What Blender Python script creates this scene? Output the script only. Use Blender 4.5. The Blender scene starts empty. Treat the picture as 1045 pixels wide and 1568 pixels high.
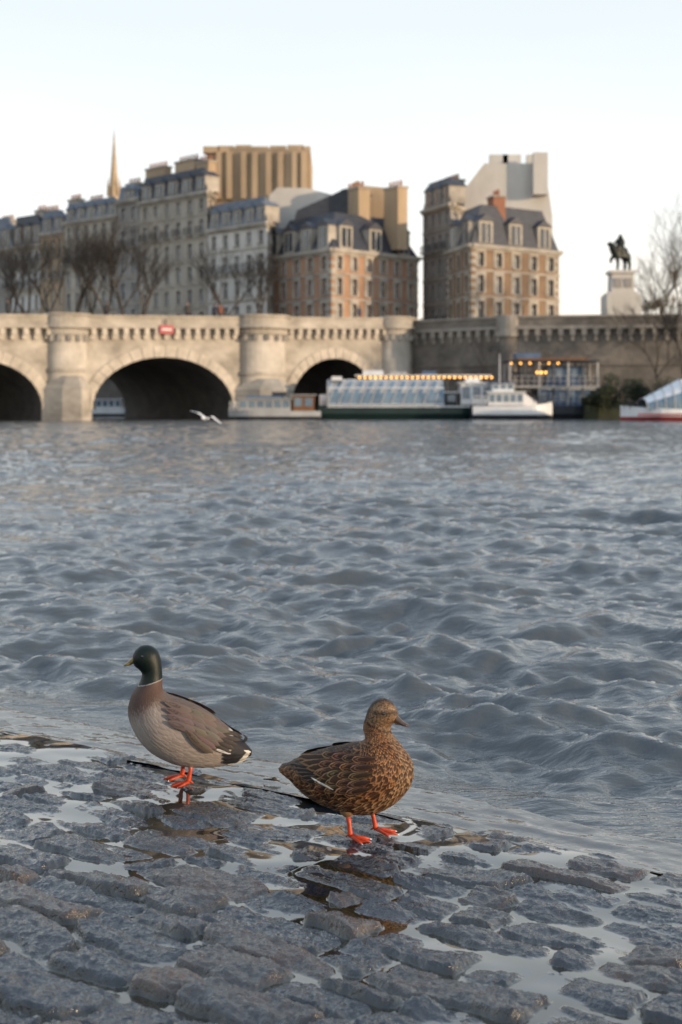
import bpy, math, random
import numpy as np
from mathutils import Vector
from mathutils.bvhtree import BVHTree
random.seed(7); rng=np.random.default_rng(7)
F=2177.0; H=1.15; HR=622.0; CX=522.5
def X(px,D): return (px-CX)/F*D
def Z(py,D): return H-(py-HR)/F*D
scene=bpy.context.scene
# ---------------------------------------------------------------- helpers
def link(o): scene.collection.objects.link(o); return o
def empty(name,loc=(0,0,0),rz=0):
    o=bpy.data.objects.new(name,None); o.location=loc; o.rotation_euler=(0,0,rz); o.empty_display_size=0.2
    return link(o)
class MB:
    def __init__(s): s.v=[];s.f=[];s.m=[];s.c=[];s.uv=[]
    def add(s,vs,fs,mi=0,col=None,uvs=None):
        b=len(s.v); s.v+= [tuple(p) for p in vs]
        for f in fs: s.f.append(tuple(b+i for i in f)); s.m.append(mi)
        if col is None: col=(1,1,1)
        s.c+=[tuple(col)]*len(vs) if not isinstance(col,list) else col
        s.uv+= uvs if uvs is not None else [(0,0)]*len(vs)
    def quad(s,a,b,c,d,mi=0): s.add([a,b,c,d],[(0,1,2,3)],mi)
    def box(s,c,size,rz=0,mi=0,taper=1.0):
        cx,cy,cz=c; hx,hy,hz=size[0]/2,size[1]/2,size[2]/2
        ca,sa=math.cos(rz),math.sin(rz); vs=[]
        for z,t in((-hz,1),(hz,taper)):
            for x,y in((-hx,-hy),(hx,-hy),(hx,hy),(-hx,hy)):
                x*=t;y*=t
                vs.append((cx+x*ca-y*sa,cy+x*sa+y*ca,cz+z))
        s.add(vs,[(3,2,1,0),(4,5,6,7),(0,1,5,4),(1,2,6,5),(2,3,7,6),(3,0,4,7)],mi)
    def obox(s,p0,u,n,s0,s1,o0,o1,z0,z1,mi=0):
        vs=[]
        for z in(z0,z1):
            for a,o in((s0,o1),(s1,o1),(s1,o0),(s0,o0)):
                vs.append((p0[0]+u[0]*a+n[0]*o,p0[1]+u[1]*a+n[1]*o,z))
        s.add(vs,[(3,2,1,0),(4,5,6,7),(0,1,5,4),(1,2,6,5),(2,3,7,6),(3,0,4,7)],mi)
    def prism(s,poly,z0,z1,mi=0,ts=1.0):
        n=len(poly); cx=sum(p[0] for p in poly)/n; cy=sum(p[1] for p in poly)/n
        vs=[(x,y,z0) for x,y in poly]+[(cx+(x-cx)*ts,cy+(y-cy)*ts,z1) for x,y in poly]
        s.add(vs,[tuple(range(n-1,-1,-1)),tuple(range(n,2*n))]+[(i,(i+1)%n,n+(i+1)%n,n+i) for i in range(n)],mi)
    def tube(s,pts,rad,n=6,mi=0,col=None,cap=True):
        pts=[Vector(p) for p in pts]; vs=[]
        for i,p in enumerate(pts):
            t=(pts[min(i+1,len(pts)-1)]-pts[max(i-1,0)])
            if t.length<1e-9: t=Vector((0,0,1))
            t.normalize()
            a=Vector((0,1,0)) if abs(t.y)<0.9 else Vector((1,0,0))
            b=t.cross(a).normalized(); c=t.cross(b)
            for k in range(n):
                th=2*math.pi*k/n; vs.append(p+rad[i]*(b*math.cos(th)+c*math.sin(th)))
        fs=[]
        for i in range(len(pts)-1):
            for k in range(n):
                fs.append((i*n+k,i*n+(k+1)%n,(i+1)*n+(k+1)%n,(i+1)*n+k))
        if cap: fs.append(tuple(range(n-1,-1,-1))); fs.append(tuple(range((len(pts)-1)*n,len(pts)*n)))
        s.add(vs,fs,mi,col)
    def ball(s,c,r,mi=0,n=10,m=6,col=None):
        if not hasattr(r,'__len__'): r=(r,r,r)
        vs=[];fs=[]
        for j in range(m+1):
            ph=math.pi*(0.02+0.96*j/m)
            for i in range(n):
                th=2*math.pi*i/n
                vs.append((c[0]+r[0]*math.sin(ph)*math.cos(th),c[1]+r[1]*math.sin(ph)*math.sin(th),c[2]+r[2]*math.cos(ph)))
        for j in range(m):
            for i in range(n): fs.append((j*n+i,(j+1)*n+i,(j+1)*n+(i+1)%n,j*n+(i+1)%n))
        fs.append(tuple(range(n))); fs.append(tuple(range(m*n+n-1,m*n-1,-1)))
        s.add(vs,fs,mi,col)
    def obj(s,name,mats,parent=None,smooth=False,attr=False):
        me=bpy.data.meshes.new(name); me.from_pydata(s.v,[],s.f); 
        for m in mats: me.materials.append(m)
        me.polygons.foreach_set('material_index',s.m)
        me.polygons.foreach_set('use_smooth',[smooth]*len(s.f))
        if attr:
            ca=me.color_attributes.new(name='Col',type='FLOAT_COLOR',domain='POINT')
            ca.data.foreach_set('color',np.hstack([np.array(s.c,dtype=float),np.ones((len(s.c),1))]).ravel())
            ul=me.uv_layers.new(name='UVMap'); li=np.zeros(len(me.loops),dtype=np.int32); me.loops.foreach_get('vertex_index',li)
            ul.data.foreach_set('uv',np.array(s.uv,dtype=float)[li].ravel())
        me.update(); o=bpy.data.objects.new(name,me); link(o)
        if parent: o.parent=parent
        return o
def newmat(name):
    m=bpy.data.materials.new(name); m.use_nodes=True; nt=m.node_tree
    return m,nt,nt.nodes['Principled BSDF']
def N(nt,t,**k):
    n=nt.nodes.new(t)
    for a,b in k.items():
        if a in n.inputs.keys(): n.inputs[a].default_value=b
        else: setattr(n,a,b)
    return n
def pm(name,c1,c2=None,scale=1.0,rough=0.8,bump=0.2,stretch=(1,1,1),metal=0,detail=6,bdist=0.05,emit=None,spec=0.4):
    m,nt,b=newmat(name); L=nt.links.new
    if c2 is None: c2=tuple(c*0.72 for c in c1)
    tc=N(nt,'ShaderNodeTexCoord'); mp=N(nt,'ShaderNodeMapping'); mp.inputs['Scale'].default_value=stretch
    L(tc.outputs['Object'],mp.inputs[0])
    n1=N(nt,'ShaderNodeTexNoise',Scale=scale,Detail=detail,Roughness=0.62); L(mp.outputs[0],n1.inputs['Vector'])
    cr=N(nt,'ShaderNodeValToRGB'); cr.color_ramp.elements[0].position=0.32; cr.color_ramp.elements[1].position=0.68
    cr.color_ramp.elements[0].color=(*c2,1); cr.color_ramp.elements[1].color=(*c1,1)
    L(n1.outputs['Fac'],cr.inputs[0]); L(cr.outputs[0],b.inputs['Base Color'])
    b.inputs['Roughness'].default_value=rough; b.inputs['Metallic'].default_value=metal
    b.inputs['Specular IOR Level'].default_value=spec
    if bump>0:
        n2=N(nt,'ShaderNodeTexNoise',Scale=scale*6,Detail=5); L(mp.outputs[0],n2.inputs['Vector'])
        bp=N(nt,'ShaderNodeBump',Strength=bump,Distance=bdist); L(n2.outputs['Fac'],bp.inputs['Height']); L(bp.outputs[0],b.inputs['Normal'])
    if emit:
        b.inputs['Emission Color'].default_value=(*emit[:3],1); b.inputs['Emission Strength'].default_value=emit[3]
    return m
def h2(ix,iy,seed=0):
    n=(ix.astype(np.int64)*374761393+iy.astype(np.int64)*668265263+seed*982451653)&0xffffffff
    n=((n^(n>>13))*1274126177)&0xffffffff
    n=(n^(n>>16))&0xffffffff
    return n/4294967295.0
def vn(x,y,seed=0):
    ix=np.floor(x);iy=np.floor(y);fx=x-ix;fy=y-iy
    fx=fx*fx*fx*(fx*(fx*6-15)+10);fy=fy*fy*fy*(fy*(fy*6-15)+10)
    a=h2(ix,iy,seed);b=h2(ix+1,iy,seed);c=h2(ix,iy+1,seed);d=h2(ix+1,iy+1,seed)
    return (a*(1-fx)+b*fx)*(1-fy)+(c*(1-fx)+d*fx)*fy
def fbm(x,y,o=4,seed=0,g=0.5):
    r=0;a=1;t=0
    for i in range(o):
        r=r+a*(vn(x*2**i+17.3*i,y*2**i+5.1*i,seed+i)-0.5)*2;t+=a;a*=g
    return r/t
def ss(a,b,x):
    t=np.clip((x-a)/(b-a),0,1); return t*t*(3-2*t)
def gridmesh(name,Xa,Ya,Za,mat,cols=None):
    nr,nc=Xa.shape; co=np.stack([Xa,Ya,Za],-1).reshape(-1,3)
    idx=np.arange(nr*nc).reshape(nr,nc)
    q=np.stack([idx[:-1,:-1],idx[:-1,1:],idx[1:,1:],idx[1:,:-1]],-1).reshape(-1,4)
    me=bpy.data.meshes.new(name); me.vertices.add(len(co)); me.vertices.foreach_set('co',co.ravel())
    me.loops.add(q.size); me.loops.foreach_set('vertex_index',q.ravel().astype(np.int32))
    me.polygons.add(len(q)); me.polygons.foreach_set('loop_start',np.arange(0,q.size,4,dtype=np.int32))
    try: me.polygons.foreach_set('loop_total',np.full(len(q),4,dtype=np.int32))
    except Exception: pass
    me.update(calc_edges=True); me.polygons.foreach_set('use_smooth',[True]*len(q))
    if cols is not None:
        ca=me.color_attributes.new(name='Col',type='FLOAT_COLOR',domain='POINT')
        ca.data.foreach_set('color',np.concatenate([cols.reshape(-1,3),np.ones((len(co),1))],1).ravel())
    me.materials.append(mat); o=bpy.data.objects.new(name,me); return link(o)
# ---------------------------------------------------------------- camera, light, sky
cam=bpy.data.cameras.new('camera'); co=link(bpy.data.objects.new('camera',cam)); scene.camera=co
co.location=(0,0,H); co.rotation_euler=(math.pi/2,0,0)
cam.sensor_fit='VERTICAL'; cam.sensor_height=36; cam.lens=36*F/1568; cam.shift_y=-(784-HR)/1568
cam.clip_start=0.05; cam.clip_end=6000
cam.dof.use_dof=True; cam.dof.focus_distance=3.7; cam.dof.aperture_fstop=4.8
SE=math.radians(9); SA=math.radians(26)
sd=Vector((math.cos(SE)*math.cos(SA),-math.cos(SE)*math.sin(SA),math.sin(SE)))
sl=bpy.data.lights.new('sun','SUN'); sl.energy=4.2; sl.angle=math.radians(0.8); sl.color=(1.0,0.75,0.50)
so=link(bpy.data.objects.new('sun',sl)); so.rotation_euler=sd.to_track_quat('Z','Y').to_euler(); so.location=(30,-10,20)
w=bpy.data.worlds.new('World'); scene.world=w; w.use_nodes=True; nt=w.node_tree
sk=nt.nodes.new('ShaderNodeTexSky'); sk.sky_type='NISHITA'; sk.sun_disc=False; sk.sun_elevation=SE; sk.sun_rotation=math.pi/2+SA
sk.air_density=1.0; sk.dust_density=2.0; sk.ozone_density=1.0; sk.altitude=50
bg=nt.nodes['Background']; bg.inputs[1].default_value=0.13
tc=nt.nodes.new('ShaderNodeTexCoord'); sx=nt.nodes.new('ShaderNodeSeparateXYZ'); nt.links.new(tc.outputs['Generated'],sx.inputs[0])
mpw=nt.nodes.new('ShaderNodeMapping'); mpw.inputs['Scale'].default_value=(1,1,5); nt.links.new(tc.outputs['Generated'],mpw.inputs[0])
nzw=nt.nodes.new('ShaderNodeTexNoise'); nzw.inputs['Scale'].default_value=2.2; nzw.inputs['Detail'].default_value=5; nt.links.new(mpw.outputs[0],nzw.inputs['Vector'])
mw=nt.nodes.new('ShaderNodeMath'); mw.operation='MULTIPLY_ADD'; mw.inputs[1].default_value=0.12; nt.links.new(nzw.outputs['Fac'],mw.inputs[0])
mw2=nt.nodes.new('ShaderNodeMath'); mw2.operation='SUBTRACT'; mw2.inputs[1].default_value=0.06; nt.links.new(sx.outputs[2],mw2.inputs[0]); nt.links.new(mw2.outputs[0],mw.inputs[2])
rp=nt.nodes.new('ShaderNodeValToRGB'); e=rp.color_ramp.elements
e[0].position=0.0; e[0].color=(0.98,0.85,0.68,1); e[1].position=1.0; e[1].color=(0.38,0.50,0.68,1)
for p,c in((0.06,(0.95,0.88,0.785)),(0.14,(0.86,0.865,0.845)),(0.26,(0.69,0.745,0.775)),(0.5,(0.56,0.66,0.78))):
    q=e.new(p); q.color=(*c,1)
nt.links.new(mw.outputs[0],rp.inputs[0])
vs_=nt.nodes.new('ShaderNodeVectorMath'); vs_.operation='SCALE'; vs_.inputs['Scale'].default_value=11.7; nt.links.new(rp.outputs[0],vs_.inputs[0])
mxw=nt.nodes.new('ShaderNodeMix'); mxw.data_type='RGBA'; mxw.inputs['Factor'].default_value=0.80
nt.links.new(sk.outputs[0],mxw.inputs['A']); nt.links.new(vs_.outputs[0],mxw.inputs['B'])
nt.links.new(mxw.outputs['Result'],bg.inputs[0])
scene.view_settings.view_transform='Standard'; scene.view_settings.look='None'; scene.view_settings.exposure=0
# ---------------------------------------------------------------- quay cobbles
eu=(0.792,-0.610); ev=(-0.610,-0.792); OX,OY=0.0,4.065
def tu_(t,lo,hi): return (t-lo)/(hi-lo)-0.5
def cobble(u,v):
    uu=u+0.060*fbm(u*2.0,v*2.0,2,11)+0.020*fbm(u*8,v*8,3,12)
    vv=v+0.066*fbm(u*1.9,v*1.9,2,13)+0.022*fbm(u*8,v*8,3,14)
    vv=vv+0.022*np.sin(vv*11)+0.012*np.sin(vv*27+1)
    rh=0.130
    r=np.floor(vv/rh); fv=vv/rh-r
    w_=0.19+0.10*h2(r,r*0,21); off=h2(r,r*0,22)*3
    t=(uu+off)/w_; k=np.floor(t)
    J=lambda k:0.76*(h2(r,k,23)-0.5)
    k=np.where(t<k+J(k),k-1,k); k=np.where(t>=k+1+J(k+1),k+1,k)
    lo=k+J(k); hi=k+1+J(k+1)
    rnd=h2(r,k,41); r2=h2(r,k,42); r3=h2(r,k,43)
    du=np.minimum(t-lo,hi-t)*w_; dv=np.minimum(fv,1-fv)*rh
    R=0.028
    d=R-np.hypot(np.maximum(R-du,0),np.maximum(R-dv,0))
    d=d-0.0005-0.012*vn(u*7,v*7,31)*vn(u*21,v*21,33)-0.004*r3
    pr=ss(-0.001,0.010,d)
    h=-0.022*(1-pr)+pr*(0.003*(1-4*tu_(t,lo,hi)**2*0.7-4*(fv-.5)**2*0.7)+(r2-0.5)*0.018*tu_(t,lo,hi)*2+(r3-0.5)*0.020*(fv-.5)*2+(rnd-0.5)*0.012)
    cl=fbm(u*10+rnd*50,v*17+r2*50,6,51,0.66); cl2=np.abs(fbm(u*13+r3*30,v*26,5,61,0.62))
    st=np.floor(fbm(u*7+r2*40,v*12+rnd*40,3,65)*5)/5
    h=h+pr*(0.0110*cl-0.010*cl2+0.010*st)
    base=0.014+0.075*np.maximum(v,-0.3)+0.014*fbm(u*1.1,v*1.1,2,71)
    z=base+h
    pl=base-0.0085+0.010*fbm(u*2.6,v*2.6,3,81)+0.0085*ss(1.1,0.0,v)-0.010*ss(0.9,1.7,v)
    pud=ss(-0.0012,0.0012,pl-z)
    z=np.maximum(z,pl)
    return z,rnd,1-pr,pud
us=np.arange(-3.1,3.5,0.0054); vs_=np.arange(0.0,2.6,0.0050)
U,V=np.meshgrid(us,vs_); zz,rnd,jn,pud=cobble(U,V)
XX=OX+eu[0]*U+ev[0]*V; YY=OY+eu[1]*U+ev[1]*V
m,nt,b=newmat('wet_cobblestone'); L=nt.links.new
at=N(nt,'ShaderNodeAttribute',attribute_name='Col'); sp=N(nt,'ShaderNodeSeparateColor'); L(at.outputs['Color'],sp.inputs[0])
tc=N(nt,'ShaderNodeTexCoord')
n1=N(nt,'ShaderNodeTexNoise',Scale=7.0,Detail=8,Roughness=0.65); L(tc.outputs['Object'],n1.inputs['Vector'])
mx=N(nt,'ShaderNodeMath',operation='ADD'); L(sp.outputs[0],mx.inputs[0]); L(n1.outputs['Fac'],mx.inputs[1])
cr=N(nt,'ShaderNodeValToRGB'); e=cr.color_ramp.elements; e[0].position=0.25; e[0].color=(0.009,0.012,0.018,1); e[1].position=1.0; e[1].color=(0.070,0.042,0.025,1)
x=e.new(0.52); x.color=(0.019,0.023,0.032,1); x=e.new(0.78); x.color=(0.034,0.031,0.031,1)
mh=N(nt,'ShaderNodeMath',operation='MULTIPLY'); mh.inputs[1].default_value=0.62; L(mx.outputs[0],mh.inputs[0]); L(mh.outputs[0],cr.inputs[0])
jc=N(nt,'ShaderNodeMix',data_type='RGBA'); jc.inputs['B'].default_value=(0.022,0.019,0.008,1)
L(sp.outputs[1],jc.inputs['Factor']); L(cr.outputs[0],jc.inputs['A']); 
L(jc.outputs['Result'],b.inputs['Base Color'])
n2=N(nt,'ShaderNodeTexNoise',Scale=5.0,Detail=5); L(tc.outputs['Object'],n2.inputs['Vector'])
ra=N(nt,'ShaderNodeMath',operation='MULTIPLY_ADD'); ra.inputs[1].default_value=0.30; L(sp.outputs[0],ra.inputs[0]); L(n2.outputs['Fac'],ra.inputs[2])
rr=N(nt,'ShaderNodeMapRange'); rr.inputs['From Min'].default_value=0.42; rr.inputs['From Max'].default_value=0.88; rr.inputs['To Min'].default_value=0.07; rr.inputs['To Max'].default_value=0.28; L(ra.outputs[0],rr.inputs['Value'])
rm=N(nt,'ShaderNodeMix'); L(sp.outputs[2],rm.inputs['Factor']); L(rr.outputs[0],rm.inputs['A']); rm.inputs['B'].default_value=0.03; L(rm.outputs['Result'],b.inputs['Roughness'])
n3=N(nt,'ShaderNodeTexNoise',Scale=52.0,Detail=4,Roughness=0.58); L(tc.outputs['Object'],n3.inputs['Vector'])
iv=N(nt,'ShaderNodeMath',operation='SUBTRACT'); iv.inputs[0].default_value=1; L(sp.outputs[2],iv.inputs[1])
bp=N(nt,'ShaderNodeBump',Distance=0.013); L(iv.outputs[0],bp.inputs['Strength']); L(n3.outputs['Fac'],bp.inputs['Height']); L(bp.outputs[0],b.inputs['Normal'])
b.inputs['IOR'].default_value=1.5; b.inputs['Specular IOR Level'].default_value=0.6
b.inputs['Coat Weight'].default_value=0.5; b.inputs['Coat Roughness'].default_value=0.04; b.inputs['Coat IOR'].default_value=1.45
bp2=N(nt,'ShaderNodeBump',Distance=0.007); L(iv.outputs[0],bp2.inputs['Strength']); L(n3.outputs['Fac'],bp2.inputs['Height']); L(bp2.outputs[0],b.inputs['Coat Normal'])
gridmesh('cobblestone_quay',XX,YY,zz,m,np.stack([rnd,jn,pud],-1))
us=np.arange(-3.2,3.6,0.012); vk=np.arange(-0.40,0.05,0.010)
U,V=np.meshgrid(us,vk)
edge_w=-0.27+0.05*fbm(U*1.3,U*0,3,209)
film=0.0065+0.0050*fbm(U*2.0,V*5,3,201)+0.0045*fbm(U*8,V*20,3,205)-0.035*ss(0,-0.05,V-edge_w)+0.014*ss(-0.03,0.04,V+0.05*fbm(U*5,V*0,3,222))
fm,nt,b=newmat('wet_kerb_stone'); L=nt.links.new
tc=N(nt,'ShaderNodeTexCoord'); n1=N(nt,'ShaderNodeTexNoise',Scale=5.0,Detail=8,Roughness=.65); L(tc.outputs['Object'],n1.inputs['Vector'])
cr=N(nt,'ShaderNodeValToRGB'); cr.color_ramp.elements[0].position=.3; cr.color_ramp.elements[1].position=.7; cr.color_ramp.elements[0].color=(0.06,0.057,0.052,1); cr.color_ramp.elements[1].color=(0.16,0.15,0.135,1); L(n1.outputs['Fac'],cr.inputs[0]); L(cr.outputs[0],b.inputs['Base Color'])
n2=N(nt,'ShaderNodeTexNoise',Scale=22.0,Detail=3); L(tc.outputs['Object'],n2.inputs['Vector']); bp=N(nt,'ShaderNodeBump',Strength=.35,Distance=.008); L(n2.outputs['Fac'],bp.inputs['Height']); L(bp.outputs[0],b.inputs['Normal'])
b.inputs['Roughness'].default_value=0.04; b.inputs['IOR'].default_value=1.55
gridmesh('submerged_kerb',OX+eu[0]*U+ev[0]*V,OY+eu[1]*U+ev[1]*V,film,fm)
def gz(x,y):
    u=(x-OX)*eu[0]+(y-OY)*eu[1]; v=(x-OX)*ev[0]+(y-OY)*ev[1]
    return float(cobble(np.array([[u]]),np.array([[v]]))[0][0,0])
gm=pm('quay_ground',(0.09,0.08,0.07),(0.05,0.045,0.04),3,0.6,0.5)
g=MB()
def UV(u,v,z): return (OX+eu[0]*u+ev[0]*v,OY+eu[1]*u+ev[1]*v,z)
g.quad(UV(-300,2.58,0.185),UV(300,2.58,0.185),UV(300,300,0.9),UV(-300,300,0.9))
g.quad(UV(-300,0.0,-0.02),UV(-3.09,0.0,-0.02),UV(-3.09,2.58,0.18),UV(-300,2.58,0.18))
g.quad(UV(3.48,0.0,-0.02),UV(300,0.0,-0.02),UV(300,2.58,0.18),UV(3.48,2.58,0.18))
g.obj('quay_ground',[gm])
# ---------------------------------------------------------------- water
rows=[2.9]
while rows[-1]<175: rows.append(rows[-1]*1.0038+0.001)
ry=np.array(rows); nc=740
cx_=np.linspace(-1,1,nc)
hw=2.8+0.42*ry
WX=cx_[None,:]*hw[:,None]; WY=np.repeat(ry[:,None],nc,1)
sx=2*hw/nc; sy=np.gradient(ry); sp_=np.maximum(sx,sy*0.8)[:,None]
Wz=np.zeros_like(WX)
r2=np.random.default_rng(3)
NW=105
warpx=WX+0.30*fbm(WX*0.7,WY*0.7,2,5); warpy=WY+0.28*fbm(WX*0.7+9,WY*0.7,2,6)
for i in range(NW):
    lam=0.07*(2.4/0.07)**((i+r2.random())/NW)
    a=math.radians(82)+r2.normal()*0.52
    k=2*math.pi/lam; ph=r2.random()*6.28
    A=lam*0.0060*(1.35 if lam<0.4 else (0.90 if lam<0.9 else 0.52))
    att=np.clip((lam/sp_-2.2)/2.5,0,1)
    arg=k*(math.cos(a)*warpx+math.sin(a)*warpy)+ph
    s_=np.sin(arg)
    Wz+=A*att*(2*((s_+1)/2)**1.9-0.78)
dist=-((WX-OX)*ev[0]+(WY-OY)*ev[1])
amp=0.14+0.86*ss(0.24,0.90,dist+0.15*fbm(WX*2,WY*2,2,8))
gust=0.85+0.75*fbm(WX*0.30,WY*0.13,3,90)
Wz=Wz*amp*gust+0.001-0.05*ss(0.1,-0.2,dist)
m,nt,b=newmat('river_water'); L=nt.links.new
tc=N(nt,'ShaderNodeTexCoord')
n1=N(nt,'ShaderNodeTexNoise',Scale=0.5,Detail=3); L(tc.outputs['Object'],n1.inputs['Vector'])
cr=N(nt,'ShaderNodeValToRGB'); cr.color_ramp.elements[0].color=(0.052,0.063,0.070,1); cr.color_ramp.elements[1].color=(0.080,0.083,0.078,1)
L(n1.outputs['Fac'],cr.inputs[0]); L(cr.outputs[0],b.inputs['Base Color'])
b.inputs['Roughness'].default_value=0.04; b.inputs['IOR'].default_value=1.62
mp=N(nt,'ShaderNodeMapping'); mp.inputs['Scale'].default_value=(0.8,1.8,1); L(tc.outputs['Object'],mp.inputs[0])
n2=N(nt,'ShaderNodeTexNoise',Scale=10.0,Detail=4,Roughness=0.55); L(mp.outputs[0],n2.inputs['Vector'])
n3=N(nt,'ShaderNodeTexNoise',Scale=1.5,Detail=4,Roughness=0.6); L(mp.outputs[0],n3.inputs['Vector'])
cd=N(nt,'ShaderNodeSeparateXYZ'); L(tc.outputs['Object'],cd.inputs[0])
fr=N(nt,'ShaderNodeMapRange'); fr.inputs['From Min'].default_value=7; fr.inputs['From Max'].default_value=36; fr.inputs['To Min'].default_value=0.0; fr.inputs['To Max'].default_value=0.9; L(cd.outputs[1],fr.inputs['Value'])
b1=N(nt,'ShaderNodeBump',Strength=0.55,Distance=0.024); L(n2.outputs['Fac'],b1.inputs['Height'])
b2=N(nt,'ShaderNodeBump',Distance=0.24); L(fr.outputs[0],b2.inputs['Strength']); L(n3.outputs['Fac'],b2.inputs['Height']); L(b1.outputs[0],b2.inputs['Normal'])
L(b2.outputs[0],b.inputs['Normal'])
wmat=m
gridmesh('river_water',WX,WY,Wz,wmat)
g=MB(); g.quad((-1500,2.0,-0.16),(1500,2.0,-0.16),(1500,2500,-0.16),(-1500,2500,-0.16)); g.obj('river_water_distant',[wmat])
# ---------------------------------------------------------------- shared materials
STONE=pm('pale_limestone',(0.48,0.435,0.37),(0.24,0.215,0.18),0.45,0.85,0.5,(1,1,1.6),bdist=0.08,detail=9)
STONE2=pm('weathered_limestone',(0.25,0.215,0.18),(0.10,0.09,0.078),0.5,0.9,0.6,(1,1,1.3),bdist=0.1,detail=9)
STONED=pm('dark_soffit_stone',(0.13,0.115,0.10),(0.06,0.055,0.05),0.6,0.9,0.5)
SLATE=pm('slate_roof',(0.05,0.055,0.07),(0.024,0.027,0.036),1.2,0.5,0.3,(1,1,3))
ZINC=pm('zinc_roof',(0.14,0.165,0.20),(0.07,0.09,0.12),1.0,0.45,0.2,(1,1,2))
CREAM=pm('cream_render',(0.47,0.42,0.35),(0.31,0.275,0.23),0.35,0.85,0.2,(1,1,0.5))
GREYW=pm('grey_render',(0.34,0.315,0.29),(0.21,0.195,0.18),0.35,0.85,0.2,(1,1,0.5))
WHITEW=pm('pale_render',(0.62,0.59,0.54),(0.46,0.43,0.39),0.25,0.85,0.15,(1,1,0.5))
TAN=pm('tan_party_wall',(0.50,0.37,0.24),(0.31,0.23,0.15),0.3,0.85,0.2,(1,1,0.25))
BRICK=pm('warm_brick',(0.42,0.245,0.15),(0.30,0.175,0.11),0.8,0.85,0.3)
OCHRE=pm('ochre_brick',(0.27,0.18,0.11),(0.19,0.125,0.08),0.8,0.85,0.3)
GL1=pm('window_glass',(0.05,0.06,0.075),(0.03,0.035,0.04),0.5,0.12,0,spec=0.8)
GL2=pm('curtained_window',(0.26,0.27,0.28),(0.16,0.17,0.19),0.9,0.25,0)
FRAME=pm('window_frame_paint',(0.62,0.60,0.56),None,2,0.6,0)
TERRA=pm('terracotta',(0.34,0.15,0.085),(0.24,0.11,0.07),2,0.8,0.2)
IRON=pm('wrought_iron',(0.03,0.03,0.035),None,2,.5,0)
# ---------------------------------------------------------------- buildings
def un(p0,p1):
    dx,dy=p1[0]-p0[0],p1[1]-p0[1]; l=math.hypot(dx,dy); return l,(dx/l,dy/l),(dy/l,-dx/l)
def facade(mb,p0,p1,z0,z1,cols,rows,ww=.42,wh=.62,surround=False,rec=.3,shut=False,balc=()):
    Lg,u,n=un(p0,p1); cw=Lg/cols; rh=(z1-z0)/rows
    P=lambda s,z,o=0:(p0[0]+u[0]*s+n[0]*o,p0[1]+u[1]*s+n[1]*o,z)
    for i in range(cols):
        for j in range(rows):
            s0=i*cw; s1=s0+cw; a=s0+cw*(1-ww)/2; b=s1-cw*(1-ww)/2
            c0=z0+j*rh; c1=c0+rh; c=c0+rh*(1-wh)*0.45; e=c+rh*wh*(0.82 if j==rows-1 else 1)
            mb.quad(P(s0,c0),P(a,c0),P(a,c1),P(s0,c1)); mb.quad(P(b,c0),P(s1,c0),P(s1,c1),P(b,c1))
            mb.quad(P(a,c0),P(b,c0),P(b,c),P(a,c)); mb.quad(P(a,e),P(b,e),P(b,c1),P(a,c1))
            mb.quad(P(a,c),P(a,c,-rec),P(a,e,-rec),P(a,e)); mb.quad(P(b,c,-rec),P(b,c),P(b,e),P(b,e,-rec))
            mb.quad(P(a,e,-rec),P(b,e,-rec),P(b,e),P(a,e)); mb.quad(P(a,c),P(b,c),P(b,c,-rec),P(a,c,-rec))
            mb.quad(P(a,c,-rec),P(b,c,-rec),P(b,e,-rec),P(a,e,-rec),1 if random.random()<0.6 else 2)
            mid=(a+b)/2
            mb.obox(p0,u,n,mid-.05,mid+.05,-rec+.01,-rec+.07,c,e,3)
            mb.obox(p0,u,n,a+.01,a+.09,-rec+.01,-rec+.06,c,e,3); mb.obox(p0,u,n,b-.09,b-.01,-rec+.01,-rec+.06,c,e,3)
            mb.obox(p0,u,n,a+.1,b-.1,-rec+.01,-rec+.05,c+(e-c)*.62,c+(e-c)*.66,3)
            mb.obox(p0,u,n,a-.12,b+.12,0.003,.14,c-.14,c,4)
            if j in balc:
                mb.obox(p0,u,n,a-.25,b+.25,.145,.55,c-.16,c-.04,4)
                mb.obox(p0,u,n,a-.25,b+.25,.50,.54,c+.80,c+.86,5)
                q=a-.22
                while q<b+.25: mb.obox(p0,u,n,q,q+.05,.50,.54,c-.035,c+.795,5); q+=.22
            if surround:
                mb.obox(p0,u,n,a-.32,a-.01,0.003,.07,c+.003,e,4); mb.obox(p0,u,n,b+.01,b+.32,0.003,.07,c+.003,e,4)
                mb.obox(p0,u,n,a-.32,b+.32,0.003,.09,e+.003,e+.4,4)
            if shut:
                mb.obox(p0,u,n,a-.5,a-.03,0.003,.06,c+.003,e,3); mb.obox(p0,u,n,b+.03,b+.5,0.003,.06,c+.003,e,3)
def dormer(mb,p0,u,n,s,z,w,h,back=2.2,rmat=5,front=0.05):
    mb.obox(p0,u,n,s-w/2,s+w/2,-back,-front,z,z+h,4)
    mb.obox(p0,u,n,s-w/2+.3,s+w/2-.3,-front+.003,-front+.04,z+.25,z+h-.25,1)
    mb.obox(p0,u,n,s-.05,s+.05,-front+.045,-front+.09,z+.25,z+h-.25,3)
    P=lambda a,zz,o:(p0[0]+u[0]*a+n[0]*o,p0[1]+u[1]*a+n[1]*o,zz)
    a,b=s-w/2-.15,s+w/2+.15; t=z+h+.003
    mb.add([P(a,t,.12),P(b,t,.12),P(s,t+w*.38,.02),P(a,t,-back),P(b,t,-back),P(s,t+w*.38,-back)],[(0,1,2),(0,2,5,3),(1,4,5,2),(3,5,4),(0,3,4,1)],rmat)
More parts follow.
